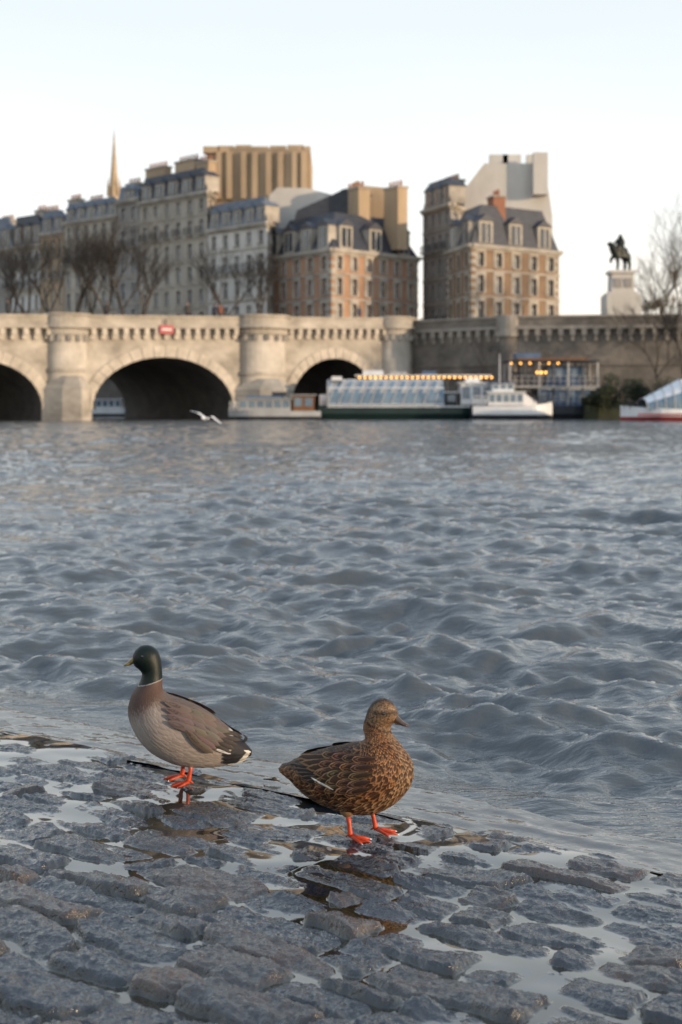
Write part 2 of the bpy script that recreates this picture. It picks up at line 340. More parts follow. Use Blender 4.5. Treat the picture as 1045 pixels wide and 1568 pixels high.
def chimney(mb,x,y,z0,z1,w,d,rz,mi=6,pots=4):
    mb.box((x,y,(z0+z1)/2),(w,d,z1-z0),rz,mi); mb.box((x,y,z1+.1),(w+.25,d+.25,.2),rz,4)
    for i in range(pots):
        t=(i+.5)/pots-.5; px=x+math.cos(rz)*w*t; py=y+math.sin(rz)*w*t
        mb.tube([(px,py,z1+.2),(px,py,z1+.9)],[.16,.12],6,7)
def building(name,Lp,Cp,Rp,zb,ze,zr,cols,rows,wall,roof=None,inset=0.22,dorm=(0,0),chim=(),surround=False,shut=False,ww=.42,wh=.62,quoin=False,chm=None,dh=.62):
    roof=roof or SLATE
    P=[(X(*p),p[1]) for p in(Lp,Cp,Rp)]; B=(P[0][0]+P[2][0]-P[1][0],P[0][1]+P[2][1]-P[1][1])
    mats=[wall,GL1,GL2,FRAME,STONE,roof,chm or wall,TERRA]
    par=empty(name,(0,0,0)); mb=MB(); bal=() if surround else (1,rows-2)
    facade(mb,P[0],P[1],zb,ze,cols[0],rows,ww,wh,surround,shut=shut,balc=bal)
    if cols[1]>0: facade(mb,P[1],P[2],zb,ze,cols[1],rows,ww,wh,surround,shut=shut,balc=bal)
    else: mb.quad((*P[1],zb),(*P[2],zb),(*P[2],ze),(*P[1],ze))
    mb.quad((*P[2],zb),(*B,zb),(*B,ze),(*P[2],ze)); mb.quad((*B,zb),(*P[0],zb),(*P[0],ze),(*B,ze))
    for p0,p1 in((P[0],P[1]),(P[1],P[2])):
        l,u,n=un(p0,p1)
        mb.obox(p0,u,n,-.02,l+.3,0.004,.42,ze-.38,ze-.02,4)
        mb.obox(p0,u,n,-.01,l+.15,0.004,.2,ze-.62,ze-.384,4)
        for j in range(1,rows): mb.obox(p0,u,n,0,l+.1,0.004,.11,zb+(ze-zb)*j/rows-.1,zb+(ze-zb)*j/rows+.1,4)
        if quoin:
            zz=zb
            while zz<ze-.9:
                for s0 in(0.01,l-.6): mb.obox(p0,u,n,s0,s0+.59,0.005,.08,zz,zz+.42,4)
                zz+=.84
    mb.obj('walls',[wall,GL1,GL2,FRAME,STONE,IRON],par)
    rf=MB(); cx=sum(p[0] for p in(*P,B))/4; cy=sum(p[1] for p in(*P,B))/4
    poly=[P[0],P[1],P[2],B]
    top=[(x+(cx-x)*inset,y+(cy-y)*inset) for x,y in poly]
    vs=[(x,y,ze) for x,y in poly]+[(x,y,zr) for x,y in top]
    rf.add(vs,[(0,1,5,4),(1,2,6,5),(2,3,7,6),(3,0,4,7),(4,5,6,7)],5)
    for k,(p0,p1) in enumerate(((P[0],P[1]),(P[1],P[2]))):
        l,u,n=un(p0,p1)
        for i in range(dorm[k]): dormer(rf,p0,u,n,l*(i+.5)/dorm[k],ze+.02,min(2.0,l/dorm[k]*.66),min(2.6,(zr-ze)*dh))
    for (a,b_,zc,wd,dp) in chim:
        x=poly[0][0]*(1-a)*(1-b_)+poly[1][0]*a*(1-b_)+poly[2][0]*a*b_+poly[3][0]*(1-a)*b_
        y=poly[0][1]*(1-a)*(1-b_)+poly[1][1]*a*(1-b_)+poly[2][1]*a*b_+poly[3][1]*(1-a)*b_
        l,u,n=un(P[0],P[1]); chimney(rf,x,y,ze+.5,zc,wd,dp,math.atan2(u[1],u[0]),6,max(2,int(wd/.6)))
    rf.obj('roof',mats,par)
    return par
def profile_block(name,pts,D,depth,mat,extra=None,skew=0):
    par=empty(name); mb=MB(); n=len(pts)
    fr=[(X(px,D+skew*(px-pts[0][0])),D+skew*(px-pts[0][0]),Z(py,D+skew*(px-pts[0][0]))) for px,py in pts]
    bk=[(x,y+depth,z) for x,y,z in fr]
    mb.add(fr+bk,[tuple(range(n)),tuple(range(2*n-1,n-1,-1))]+[(i,(i+1)%n,n+(i+1)%n,n+i) for i in range(n)],0)
    if extra: extra(mb)
    mb.obj('walls',[mat,STONE,TERRA,SLATE,GL1],par); return par
zb=7.5
building('apartment_building',(-75,212),(20,201),(34,216),zb,Z(378,201),Z(332,203),(6,3),5,GREYW,ZINC,.15,(4,0),[(.3,.5,Z(322,201),3,1),(.85,.5,Z(326,201),3,1)])
building('apartment_building',(20,200.5),(62,196),(78,210),zb,Z(372,196),Z(328,198),(4,3),5,CREAM,SLATE,.2,(3,0),[(.9,.4,Z(318,198),2,1)],shut=True)
building('apartment_building',(63,195.8),(98,192.4),(110,206),zb,Z(352,192),Z(322,194),(3,3),5,TAN,ZINC,.15,(2,0),[(.3,.5,Z(313,194),3,1)])
building('apartment_building',(99,192),(180,184),(196,199),zb,Z(328,184),Z(302,186),(6,3),6,CREAM,ZINC,.12,(5,0),[(.5,.5,Z(293,186),3,1),(.12,.4,Z(296,190),2.4,1)],ww=.5,wh=.7)
building('apartment_building',(181,183.8),(213,180.6),(228,196),zb,Z(303,181),Z(282,182),(2,3),6,GREYW,ZINC,.15,(1,0),[(.6,.4,Z(272,182),2.6,1)])
building('apartment_building',(214,180.4),(318,170.5),(345,187),zb,Z(292,171),Z(258,173),(6,3),7,CREAM,SLATE,.12,(5,0),[(.15,.4,Z(244,178),4,1.2),(.62,.4,Z(234,174),4,1.4),(.9,.3,Z(240,172),2.4,1.2)],ww=.4,chm=TAN)
building('apartment_building',(319,170.3),(409,162.2),(440,176),zb,Z(338,162),Z(300,163),(5,3),5,WHITEW,ZINC,.12,(5,0),[],ww=.45)
def flutes(mb):
    for px in (336,352,374,391,412,430,452,466):
        D=177-.02*(px-316); zt=Z(233,D); mb.box((X(px,D),D-.15,(zt+Z(305,D))/2),(.7,.7,zt-Z(305,D)),0,0)
    for i,px in enumerate((322,345,372,398,425,452,469)):
        D=175; mb.box((X(px,D),D+2,Z(226-(i%3),D)),(2.0 if i!=6 else 1.0,1.4,.8),0,0)
profile_block('tall_rear_building',[(316,490),(476,490),(476,232),(470,229),(330,225),(316,224)],177,12,TAN,flutes,skew=-.02)
profile_block('gabled_house',[(405,490),(530,490),(530,330),(508,298),(470,288),(425,287),(412,300)],170,6,WHITEW)
building('brick_corner_house',(405,167),(508,156),(640,166),zb,Z(379,156),Z(322,158),(5,6),4,BRICK,SLATE,.34,(4,3),[(.72,.5,Z(283,160),3.2,1.6),(.98,.75,Z(288,163),2.6,1.4)],surround=True,quoin=True,ww=.34,wh=.66,chm=TAN,dh=.7)
profile_block('slate_hip_roof_house',[(440,372),(556,372),(566,322),(530,288),(505,300),(455,322)],164,5,SLATE)
profile_block('stone_chimney_house',[(538,350),(598,350),(595,288),(556,284),(548,276),(538,282)],166.5,3,TAN)
building('quay_house',(648,172),(690,165),(735,178),zb,Z(310,165),Z(268,166),(4,3),6,GREYW,SLATE,.2,(3,0),[(.5,.5,Z(266,168),4,1.5)])
def pots(mb):
    for px in(765,785,822):
        D=172; mb.box((X(px,D),D+1,Z(243,D)),(2.2,1,1.2),0,0)
    D=170.8
    mb.box((X(826,D),D-.6,Z(268,D)),(1.7,1.4,5),0,0)
profile_block('pale_gabled_building',[(690,480),(848,480),(846,330),(834,250),(742,250),(690,318)],171,9,WHITEW,pots)
building('brick_corner_house',(685,163),(722,155),(856,163),zb,Z(374,156),Z(314,158),(3,5),4,OCHRE,SLATE,.30,(2,3),[(.75,.35,Z(298,157),2.0,1.4)],surround=True,quoin=True,ww=.34,wh=.66,chm=TERRA,dh=.7)
par=empty('chapel_spire'); mb=MB(); D=235; x=X(175,D)
pl=[(x+.95*math.cos(a*math.pi/4),D+.95*math.sin(a*math.pi/4)) for a in range(8)]
mb.prism(pl,20,Z(288,D),0); mb.prism([(x+(a-x)*.8,D+(c-D)*.8) for a,c in pl],Z(288,D)+.01,Z(235,D),0,.4)
mb.prism([(x+(a-x)*.3,D+(c-D)*.3) for a,c in pl],Z(235,D)+.01,Z(196,D),0,.05)
for a in range(8): mb.prism([(x+1.05*math.cos(a*math.pi/4)+.15*s,D+1.05*math.sin(a*math.pi/4)+.15*t) for s,t in((-1,-1),(1,-1),(1,1),(-1,1))],Z(300,D),Z(272,D),0,.1)
mb.obj('spire',[pm('gilded_lead',(0.50,0.38,0.24),(0.35,0.26,0.16),1,.6,.1)],par)
# ---------------------------------------------------------------- island ground and walls
A=(X(-100,108),108.0); Bp=(X(635,138),138.0)
bl,bd,bn=un(A,Bp)
def bs(px):
    k=(px-CX)/F; return (k*A[1]-A[0])/(bd[0]-k*bd[1])
def bD(s): return A[1]+s*bd[1]
def bz(px,py): return Z(py,bD(bs(px)))
W0=(Bp[0],Bp[1]); W1=(X(780,131),131.0); W2=(X(1200,126.5),126.5)
g=MB()
island=[W0,W1,W2,(120,200),(120,420),(-160,420),(-150,290),(X(-10,197),197-3),(X(400,158),157)]
g.prism(island,-1,7.6,0); g.obj('island_ground',[pm('island_paving',(0.22,0.2,0.17),None,.3,.9,.2)])
par=empty('quay_wall'); mb=MB()
ZT=9.45
for p0,p1 in((W0,W1),(W1,W2)):
    l,u,n=un(p0,p1)
    mb.obox(p0,u,n,0,l,-.8,.3,-1,ZT-1.25,0)
    mb.obox(p0,u,n,-.1,l+.3,-.6,.75,ZT-1.246,ZT-.95,2)
    mb.obox(p0,u,n,0,l+.1,-.2,.5,ZT-.946,ZT-.2,1)
    mb.obox(p0,u,n,-.1,l+.2,-.3,.62,ZT-.196,ZT,2)
    mb.obox(p0,u,n,0,l,.304,.42,ZT-4.6,ZT-4.35,1); mb.obox(p0,u,n,0,l,.304,.6,-1,1.2,1)
    s=.3
    while s<l-.5:
        mb.obox(p0,u,n,s,s+.46,.304,.7,ZT-1.85,ZT-1.25,2); mb.obox(p0,u,n,s+.08,s+.38,.304,.5,ZT-2.35,ZT-1.854,2); s+=1.05
c16=np.linspace(0,2*math.pi,17)[:-1]
mb.prism([(W1[0]+.9*math.cos(a),W1[1]+.2+.9*math.sin(a)) for a in c16],-1,ZT-1.9,0)
mb.prism([(W1[0]+1.15*math.cos(a),W1[1]+.2+1.15*math.sin(a)) for a in c16],ZT-1.896,ZT+.06,2)
mb.obj('masonry',[STONE2,STONE2,pm('wall_trim_stone',(0.38,0.34,0.29),(0.2,0.18,0.155),.6,.9,.4)],par)
par=empty('embankment_wall'); mb=MB(); p0=(X(-60,200),198); p1=(X(420,155),154.5); l,u,n=un(p0,p1)
mb.obox(p0,u,n,-60,l,-1,.0,-1,8.4,0); mb.obox(p0,u,n,-60,l,.004,3,-1,1.4,1); mb.obox(p0,u,n,-60,l,-.9,.25,8.404,8.8,1)
mb.obj('masonry',[STONED,STONE2],par)
g=MB(); g.prism([(X(870,127),127),(X(915,121),121),(X(1200,118),118),(X(1200,126),126)],-1,1.6,0,.97); g.obj('grass_bank',[pm('bank_grass',(0.07,0.08,0.03),(0.05,0.045,0.03),1.5,.9,.4)])
# ---------------------------------------------------------------- bridge
par=empty('stone_arch_bridge'); mb=MB()
def BP(s,z,o=0): return (A[0]+bd[0]*s+bn[0]*o,A[1]+bd[1]*s+bn[1]*o,z)
sL=bs(0); sR=bs(632); zL=Z(503,bD(sL)); zR=Z(505,bD(sR))
def zc(s): 
    t=(s-sL)/(sR-sL); return zL+(zR-zL)*t
arches=[(-130,64,552),(141,357,547),(444,579,549)]
prev=-34.0; deep=-19
for a,b_,cr_ in arches:
    s0,s1=bs(a),bs(b_)
    mb.quad(BP(prev,-1),BP(s0,-1),BP(s0,zc(s0)),BP(prev,zc(prev)),0)
    sc=(s0+s1)/2; hwid=(s1-s0)/2; zcr=Z(cr_,bD(sc)); zs=0.9
    n=40; S=[sc-hwid*math.cos(math.pi*i/n) for i in range(n+1)]; Q=[zs+(zcr-zs)*math.sin(math.pi*i/n) for i in range(n+1)]
    Q2=[zs+(zcr+.95-zs)*math.sin(math.pi*i/n) for i in range(n+1)]; S2=[sc-(hwid+.9)*math.cos(math.pi*i/n) for i in range(n+1)]
    for i in range(n):
        mb.quad(BP(S[i],Q[i]),BP(S[i+1],Q[i+1]),BP(S[i+1],zc(S[i+1])),BP(S[i],zc(S[i])),0)
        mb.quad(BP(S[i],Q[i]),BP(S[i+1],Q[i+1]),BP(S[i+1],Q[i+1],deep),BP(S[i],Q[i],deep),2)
        o=.12 if i%2 else .18
        vs=[BP(S[i]+.01,Q[i],o),BP(S[i+1]-.01,Q[i+1],o),BP(S2[i+1],Q2[i+1],o),BP(S2[i],Q2[i],o)]
        v2=[BP(S[i]+.01,Q[i],-.02),BP(S[i+1]-.01,Q[i+1],-.02),BP(S2[i+1],Q2[i+1],-.02),BP(S2[i],Q2[i],-.02)]
        mb.add(vs+v2,[(0,1,2,3),(0,4,5,1),(1,5,6,2),(2,6,7,3),(3,7,4,0)],4)
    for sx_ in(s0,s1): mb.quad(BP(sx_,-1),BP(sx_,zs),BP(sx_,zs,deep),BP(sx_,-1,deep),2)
    prev=s1
mb.quad(BP(prev,-1),BP(bl+1,-1),BP(bl+1,zc(bl+1)),BP(prev,zc(prev)),0)
mb.quad(BP(-34,zc(-34)+.02,.3),BP(bl+1,zc(bl+1)+.02,.3),BP(bl+1,zc(bl+1)+.02,deep),BP(-34,zc(-34)+.02,deep),1)
for o_ in (0,deep):
    s=-34.0
    while s<bl:
        e_=min(s+2.0,bl)
        def slab(o0,o1,a,b2,mi):
            vs=[BP(s,zc(s)+a,o0),BP(e_,zc(e_)+a,o0),BP(e_,zc(e_)+a,o1),BP(s,zc(s)+a,o1),BP(s,zc(s)+b2,o0),BP(e_,zc(e_)+b2,o0),BP(e_,zc(e_)+b2,o1),BP(s,zc(s)+b2,o1)]
            mb.add(vs,[(0,3,2,1),(4,5,6,7),(0,1,5,4),(3,7,6,2),(0,4,7,3),(1,2,6,5)],mi)
        slab(o_+.55,o_-.3,0.03,.32,1); slab(o_+.3,o_-.15,.324,.95,1); slab(o_+.42,o_-.25,.954,1.12,1)
        if o_==0:
            for q in(0.1,1.1):
                slab_s=s+q
                for (aa,bb,oo) in((-.5,.028,.5),(-.85,-.502,.3)):
                    vs=[]
                    for zz_ in(aa,bb):
                        for (a1,o1) in((0,oo),(.42,oo),(.42,.0),(0,.0)): vs.append(BP(slab_s+a1,zc(slab_s)+zz_,o1))
                    mb.add(vs,[(3,2,1,0),(4,5,6,7),(0,1,5,4),(1,2,6,5),(2,3,7,6),(3,0,4,7)],4)
        s+=2.0
for pa,pbb in((64,141),(357,444),(579,632)):
    s0,s1=bs(pa),bs(pbb); sc=(s0+s1)/2; hw_=(s1-s0)/2; zt=zc(sc)
    def arc(rx,ro,k=14,p=1.0): return [BP(sc-rx*math.cos(math.pi*i/k),0,ro*math.sin(math.pi*i/k)**p+.01)[:2] for i in range(k+1)]
    mb.prism(arc(hw_*.74,hw_*.5),2.2,zt+.02,3)
    mb.prism(arc(hw_*.94,hw_*.7),zt+.025,zt+.34,1); mb.prism(arc(hw_*.86,hw_*.62),zt+.345,zt+1.05,1); mb.prism(arc(hw_*.92,hw_*.68),zt+1.055,zt+1.22,1)
    mb.prism(arc(hw_*.82,hw_*.58),zt-.5,zt-.05,1); mb.prism(arc(hw_*.80,hw_*.56),3.9,4.2,1)
    for k in (2,4,6,8,10,12):
        a=math.pi*k/14; q=BP(sc-hw_*.80*math.cos(a),0,hw_*.56*math.sin(a)); mb.box((q[0],q[1],zt-.8),(.3,.3,.5),0,1)
    cw=[BP(sc-hw_,0,.02)[:2],BP(sc-hw_*.55,0,hw_*.7)[:2],BP(sc,0,hw_*1.1)[:2],BP(sc+hw_*.55,0,hw_*.7)[:2],BP(sc+hw_,0,.02)[:2]]
    mb.prism(cw,-1,2.6,0); mb.prism(cw,2.605,3.6,1,.55)
mb.obj('masonry',[STONE,STONE,STONED,pm('light_pier_stone',(0.58,0.53,0.46),(0.36,0.325,0.275),.5,.85,.4),pm('bridge_trim_stone',(0.56,0.50,0.42),(0.34,0.305,0.255),.7,.85,.4)],par)
par=empty('navigation_sign'); mb=MB(); s=bs(249); z=bz(249,505)
mb.obox(BP(0,0,.62)[:2],bd,bn,s-.68,s+.68,0,.08,z-.36,z+.36,0); mb.obox(BP(0,0,.62)[:2],bd,bn,s-.5,s+.5,.084,.1,z-.09,z+.09,1)
mb.obox(BP(0,0,.62)[:2],bd,bn,s-.05,s+.05,-.1,-.01,z-.2,z+.9,2)
mb.obj('panel',[pm('sign_red',(0.38,0.03,0.05),None,2,.5,0),FRAME,STONED],par)
def person(name,x,y,z,ang,coat,h=1.72):
    par=empty(name,(x,y,z),ang); mb=MB(); k=h/1.72
    for sx_ in(-1,1):
        mb.tube([(sx_*.09*k,.0,.9*k),(sx_*.1*k,.03*sx_,.5*k),(sx_*.1*k,.10*sx_,.06*k),(sx_*.1*k,.02+.1*sx_,.02)],[.09,.065,.045,.04],8,1)
        mb.tube([(sx_*.19*k,0,1.42*k),(sx_*.25*k,.02,1.15*k),(sx_*.24*k,.1,.9*k)],[.06,.05,.04],7,0)
    mb.tube([(0,0,.82*k),(0,0,1.0*k),(0,0,1.3*k),(0,0,1.44*k),(0,0,1.5*k),(0,.01,1.55*k)],[.17,.16,.2,.17,.07,.055],10,0)
    mb.ball((0,.01,1.64*k),(.08,.095,.115),2); mb.ball((0,-.015,1.67*k),(.088,.1,.105),3)
    mb.obj('body',[coat,pm('trousers',(0.04,0.04,0.06),None,3,.8,0),pm('skin',(0.5,0.3,0.22),None,3,.6,0),pm('hair',(0.05,0.03,0.02),None,3,.7,0)],par,True)
for px,c in((338,(0.05,0.05,0.07)),(346,(0.3,0.12,0.08)),(296,(0.07,0.06,0.05)),(560,(0.05,0.06,0.1)),(172,(0.06,0.05,0.05)),(20,(.05,.05,.05))):
    s=bs(px); p=BP(s,zc(s)+.5,-.9); person('pedestrian',p[0],p[1],p[2],random.random()*6,pm('coat',c,None,3,.8,0),1.8)
# ---------------------------------------------------------------- statue
D=138.0; par=empty('equestrian_statue',(X(951,D),D,0))
mb=MB(); zt=Z(420,D); z0=7.6
mb.box((0,0,(z0+Z(452,D))/2),(3.3,3.3,Z(452,D)-z0),0,0); mb.box((0,0,Z(450.5,D)),(2.9,2.9,.2),0,0)
mb.box((0,0,(Z(449,D)+zt)/2),(2.2,2.2,zt-Z(449,D)-.02),0,0,.95); mb.box((0,0,zt+.15),(2.5,2.5,.3),0,0)
for sx_ in(-1,1): mb.box((sx_*0.5,-1.13,(Z(449,D)+zt)/2),(.7,.06,.9),0,1)
mb.obj('pedestal',[WHITEW,GREYW],par)
zt+=.3
def skin(name,vs,es,rs,mat,par,sub=1):
    me=bpy.data.meshes.new(name); me.from_pydata(vs,es,[]); o=link(bpy.data.objects.new(name,me)); me.materials.append(mat)
    o.modifiers.new('skin','SKIN'); 
    for i,r in enumerate(rs): me.skin_vertices[0].data[i].radius=(r,r) if not hasattr(r,'__len__') else r
    me.skin_vertices[0].data[0].use_root=True
    s=o.modifiers.new('sub','SUBSURF'); s.levels=sub; s.render_levels=sub; o.parent=par; return o
BRZ=pm('dark_bronze',(0.025,0.032,0.027),(0.015,0.017,0.015),3,.5,.1,metal=.4)
hv=[(0,0,1.75),(-.6,0,1.8),(-1.0,0,2.15),(-1.25,0,2.55),(-1.6,0,2.35),(.65,0,1.8),(.95,0,1.6),(1.1,0,1.0),
 (-.6,.25,1.35),(-.95,.25,1.1),(-1.0,.25,.7),(-.6,-.25,1.2),(-.55,-.25,.7),(-.6,-.25,.06),(.6,.25,1.25),(.75,.25,.7),(.65,.25,.06),(.6,-.25,1.25),(.85,-.25,.7),(.8,-.25,.06)]
he=[(0,1),(1,2),(2,3),(3,4),(0,5),(5,6),(6,7),(1,8),(8,9),(9,10),(1,11),(11,12),(12,13),(5,14),(14,15),(15,16),(5,17),(17,18),(18,19)]
hr=[.5,.5,.36,.26,.15,.5,.16,.12,.22,.15,.12,.22,.14,.13,.26,.15,.13,.26,.15,.13]
o=skin('horse',hv,he,hr,BRZ,par); o.location=(0,0,zt); o.scale=(1.05,1.05,1.05); o.rotation_euler=(0,0,.5)
rv=[(0,0,2.1),(0,0,2.5),(-.02,0,2.95),(-.04,0,3.2),(-.08,0,3.42),(-.3,.3,2.75),(-.55,.25,2.55),(.05,-.32,2.7),(-.35,-.35,2.5),(-.2,.42,1.9),(-.15,.42,1.3),(-.2,-.42,1.9),(-.15,-.42,1.3)]
re=[(0,1),(1,2),(2,3),(3,4),(2,5),(5,6),(2,7),(7,8),(0,9),(9,10),(0,11),(11,12)]
o=skin('rider',rv,re,[.34,.32,.34,.12,.21,.14,.1,.14,.1,.2,.14,.2,.14],BRZ,par); o.location=(0,0,zt); o.scale=(1.05,1.05,1.05); o.rotation_euler=(0,0,.5)
# ---------------------------------------------------------------- trees
BARK=pm('bare_bark',(0.09,0.07,0.055),(0.05,0.04,0.032),2,.9,.3); TW=pm('twigs',(0.17,0.12,0.075),(0.11,0.08,0.05),2,.9,0)
def tree(name,x,y,z,h,seed,spread=.55,depth=6,mat=BARK,mat2=None,rad=.2,taper=.64):
    rd=random.Random(seed); par=empty(name,(x,y,z)); mb=MB()
    def br(p,d,l,r,k):
        q=p+d*l*.5+Vector((rd.uniform(-1,1),rd.uniform(-1,1),0))*l*.06; e=q+(d+Vector((rd.uniform(-.2,.2),rd.uniform(-.2,.2),.05))).normalized()*l*.5
        mb.tube([p,q,e],[r,r*.85,r*.72],5 if k>3 else 3,0 if k>2 else 1,cap=False)
        if k==0: return
        for i in range(3 if rd.random()<.85 else 2):
            nd=(d+Vector((rd.uniform(-1,1),rd.uniform(-1,1),rd.uniform(-.1,.8)))*spread*1.3).normalized()
            br(e if i else q.lerp(e,.6),nd,l*rd.uniform(.66,.88),r*taper,k-1)
    br(Vector((0,0,0)),Vector((0,0,1)),h*.3,rad,depth)
    mb.obj('trunk_and_branches',[mat,mat2 or mat],par)
for i,(px,top,D) in enumerate(((-25,385,160),(15,400,158),(45,402,156),(78,398,156),(112,385,155),(138,392,153),(164,390,152),(192,378,150),(222,410,149),(345,412,152),(392,420,152))):
    tree('bare_tree',X(px,D),D,7.6,(Z(top,D)-7.6)*1.2,i+1,depth=6,rad=.18,taper=.62)
for i,(px,top,D) in enumerate(((995,405,150),(1015,385,148),(1040,362,146),(1085,358,150),(1020,415,142))):
    tree('bare_tree',X(px,D),D,7.6,(Z(top,D)-7.6)*1.1,i+40,depth=6,mat=BARK,mat2=TW,rad=.14,spread=.65,taper=.60)
def leafcloud(mb,c,r,n,size,rd,mis=(0,1)):
    for i in range(n):
        while True:
            p=Vector((rd.uniform(-1,1),rd.uniform(-1,1),rd.uniform(-1,1)))
            if p.length<1: break
        q=Vector((c[0]+p.x*r[0],c[1]+p.y*r[1],c[2]+p.z*r[2])); a=Vector((rd.gauss(0,1),rd.gauss(0,1),rd.gauss(0,1))).normalized(); b2=a.orthogonal().normalized()
        s_=size*rd.uniform(.6,1.3)
        mb.add([q-a*s_,q+b2*s_*.5,q+a*s_,q-b2*s_*.5],[(0,1,2,3)],mis[0] if p.z+rd.uniform(-.4,.4)<0 else mis[1])
LF1=pm('dark_leaves',(0.030,0.038,0.018),None,2,.8,0); LF3=pm('dry_leaves',(0.13,0.10,0.055),None,2,.8,0); LF4=pm('dry_twiggy_leaves',(0.20,0.15,0.085),None,2,.8,0)
rd=random.Random(5)
for nm,lst,ms,cnt in (('dry_hedge',[(990,468,141,1.6,.6),(1015,465,141,1.6,.8),(1045,462,141,2,.9),(1085,460,141,2,1.0)],[LF3,LF4],90),('evergreen_bush',[(925,604,120.5,1.2,1.0),(950,594,121,1.3,1.5),(975,600,121,1.1,1.3),(905,614,121,.9,.6),(1040,604,119.5,2,1.6),(1075,600,119.5,2,1.6)],[LF1,LF1],380)):
    par=empty(nm); mb=MB()
    for px,py,D,rx,rz_ in lst:
        for k in range(5): leafcloud(mb,(X(px,D)+rd.uniform(-.7,.7)*rx,D+rd.uniform(-.5,.5),Z(py,D)+rd.uniform(-.5,.5)*rz_),(rx*.6,rx*.6,rz_*.6),cnt,.11,rd)
        mb.tube([(X(px,D),D,Z(py,D)-rz_*1.6),(X(px,D),D,Z(py,D))],[.1,.05],5,0)
    mb.obj('foliage',ms,par)
tree('bare_tree',X(1010,124),124,1.6,8.5,71,depth=6,rad=.12,mat=BARK,mat2=BARK)
tree('bare_tree',X(1050,124),124,1.6,8.5,75,depth=6,rad=.12,mat=BARK,mat2=BARK)
tree('bare_tree',X(735,133),130.5,3,4.5,72,depth=5,rad=.06,spread=.8)
# ---------------------------------------------------------------- boats
WP=pm('white_boat_paint',(0.75,0.76,0.76),(0.6,0.61,0.62),.7,.35,0); GP=pm('green_boat_paint',(0.015,0.035,0.033),None,.7,.35,0)
RP=pm('red_boat_paint',(0.30,0.03,0.03),None,.7,.35,0); BGL=pm('boat_glass',(0.16,0.23,0.29),(0.07,0.12,0.17),.9,.08,0,spec=.9); DK=pm('dark_boat_trim',(0.03,0.035,0.045),None,1,.5,0)
BLU=pm('blue_tarp',(0.10,0.16,0.26),(0.06,0.10,0.17),1,.6,.1); LAMP=pm('lit_bulb',(0.9,0.6,0.2),None,1,.5,0,emit=(1.0,0.45,0.08,4)); WOOD=pm('varnished_wood',(0.22,0.10,0.04),None,2,.4,0)
GRB=pm('grey_boat_paint',(0.42,0.42,0.41),(0.3,0.3,0.3),.7,.4,0)
BM=[WP,GP,RP,BGL,DK,BLU,LAMP,WOOD,GRB]
def hull(mb,x0,x1,beam,h,dep,mi,mi2,bow=1,stern=.85,sheer=.5):
    n=18; L_=x1-x0; secs=[]
    for i in range(n+1):
        t=i/n; tb=t if bow>0 else 1-t
        wf=min(1,stern+(1-stern)*tb*3)*(1 if tb<.72 else max(.03,1-((tb-.72)/.28)**2)); x=x0+L_*t
        zt=h+sheer*max(0,(tb-.55)/.45)**2
        b2=beam/2*wf
        secs.append([(x,-b2*.75,-dep),(x,-b2*.97,h*.35),(x,-b2,h*.4),(x,-b2,zt),(x,b2,zt),(x,b2,h*.4),(x,b2*.97,h*.35),(x,b2*.75,-dep)])
    vs=[p for s in secs for p in s]; 
    for i in range(n):
        for k in range(8):
            m_=mi if k in(0,6) else (mi2 if k in(1,2,4,5) else 7)
            if k==7: continue
            mb.add([vs[i*8+k],vs[i*8+(k+1)%8],vs[(i+1)*8+(k+1)%8],vs[(i+1)*8+k]],[(0,1,2,3)],m_)
    mb.add(secs[0],[tuple(range(8))],mi); mb.add(secs[-1],[tuple(range(7,-1,-1))],mi)
def cabin(mb,x0,x1,w,z0,z1,nw,mi=0,roof=0,over=.2,wh=(.3,.85)):
    h=z1-z0
    mb.box(((x0+x1)/2,0,(z0+z1)/2),(x1-x0,w,h),0,mi)
    for sy_ in(-1,1):
        for i in range(nw):
            a=x0+(x1-x0)*(i+.14)/nw; b2=x0+(x1-x0)*(i+.86)/nw
            mb.box(((a+b2)/2,sy_*(w/2+.015),z0+h*(wh[0]+wh[1])/2),(b2-a,.03,h*(wh[1]-wh[0])),0,3)
    mb.box(((x0+x1)/2,0,z1+.05),(x1-x0+2*over,w+2*over,.09),0,roof)
def rail(mb,x0,x1,y,z,h=.9,n=8,mi=0):
    for i in range(n+1):
        x=x0+(x1-x0)*i/n; mb.tube([(x,y,z),(x,y,z+h)],[.025,.025],4,mi)
    for k in(.5,1): mb.tube([(x0,y,z+h*k),(x1,y,z+h*k)],[.025,.025],4,mi)
def boat(name,pxa,pxb,D,fn,yaw=0):
    xa,xb=X(pxa,D),X(pxb,D); par=empty(name,((xa+xb)/2,D,0),yaw); mb=MB(); fn(mb,(xb-xa)/2,D); mb.obj('hull_and_superstructure',BM,par); return par
def fA(mb,h,D):
    hull(mb,-h,h,2.6,.75,.4,4,8,bow=-1,sheer=.2); cabin(mb,-h*.75,h*.35,2.0,.75,1.75,6,8,8); cabin(mb,h*.4,h*.85,2.0,.75,2.05,2,7,8); rail(mb,-h*.95,-h*.78,-1,.8,.7,3)
    mb.box((-h*.2,0,1.95),(h*.8,1.6,.2),0,5); mb.box((h*.1,-.4,2.2),(h*.3,.9,.3),0,4)
boat('moored_launch',350,492,121,fA)
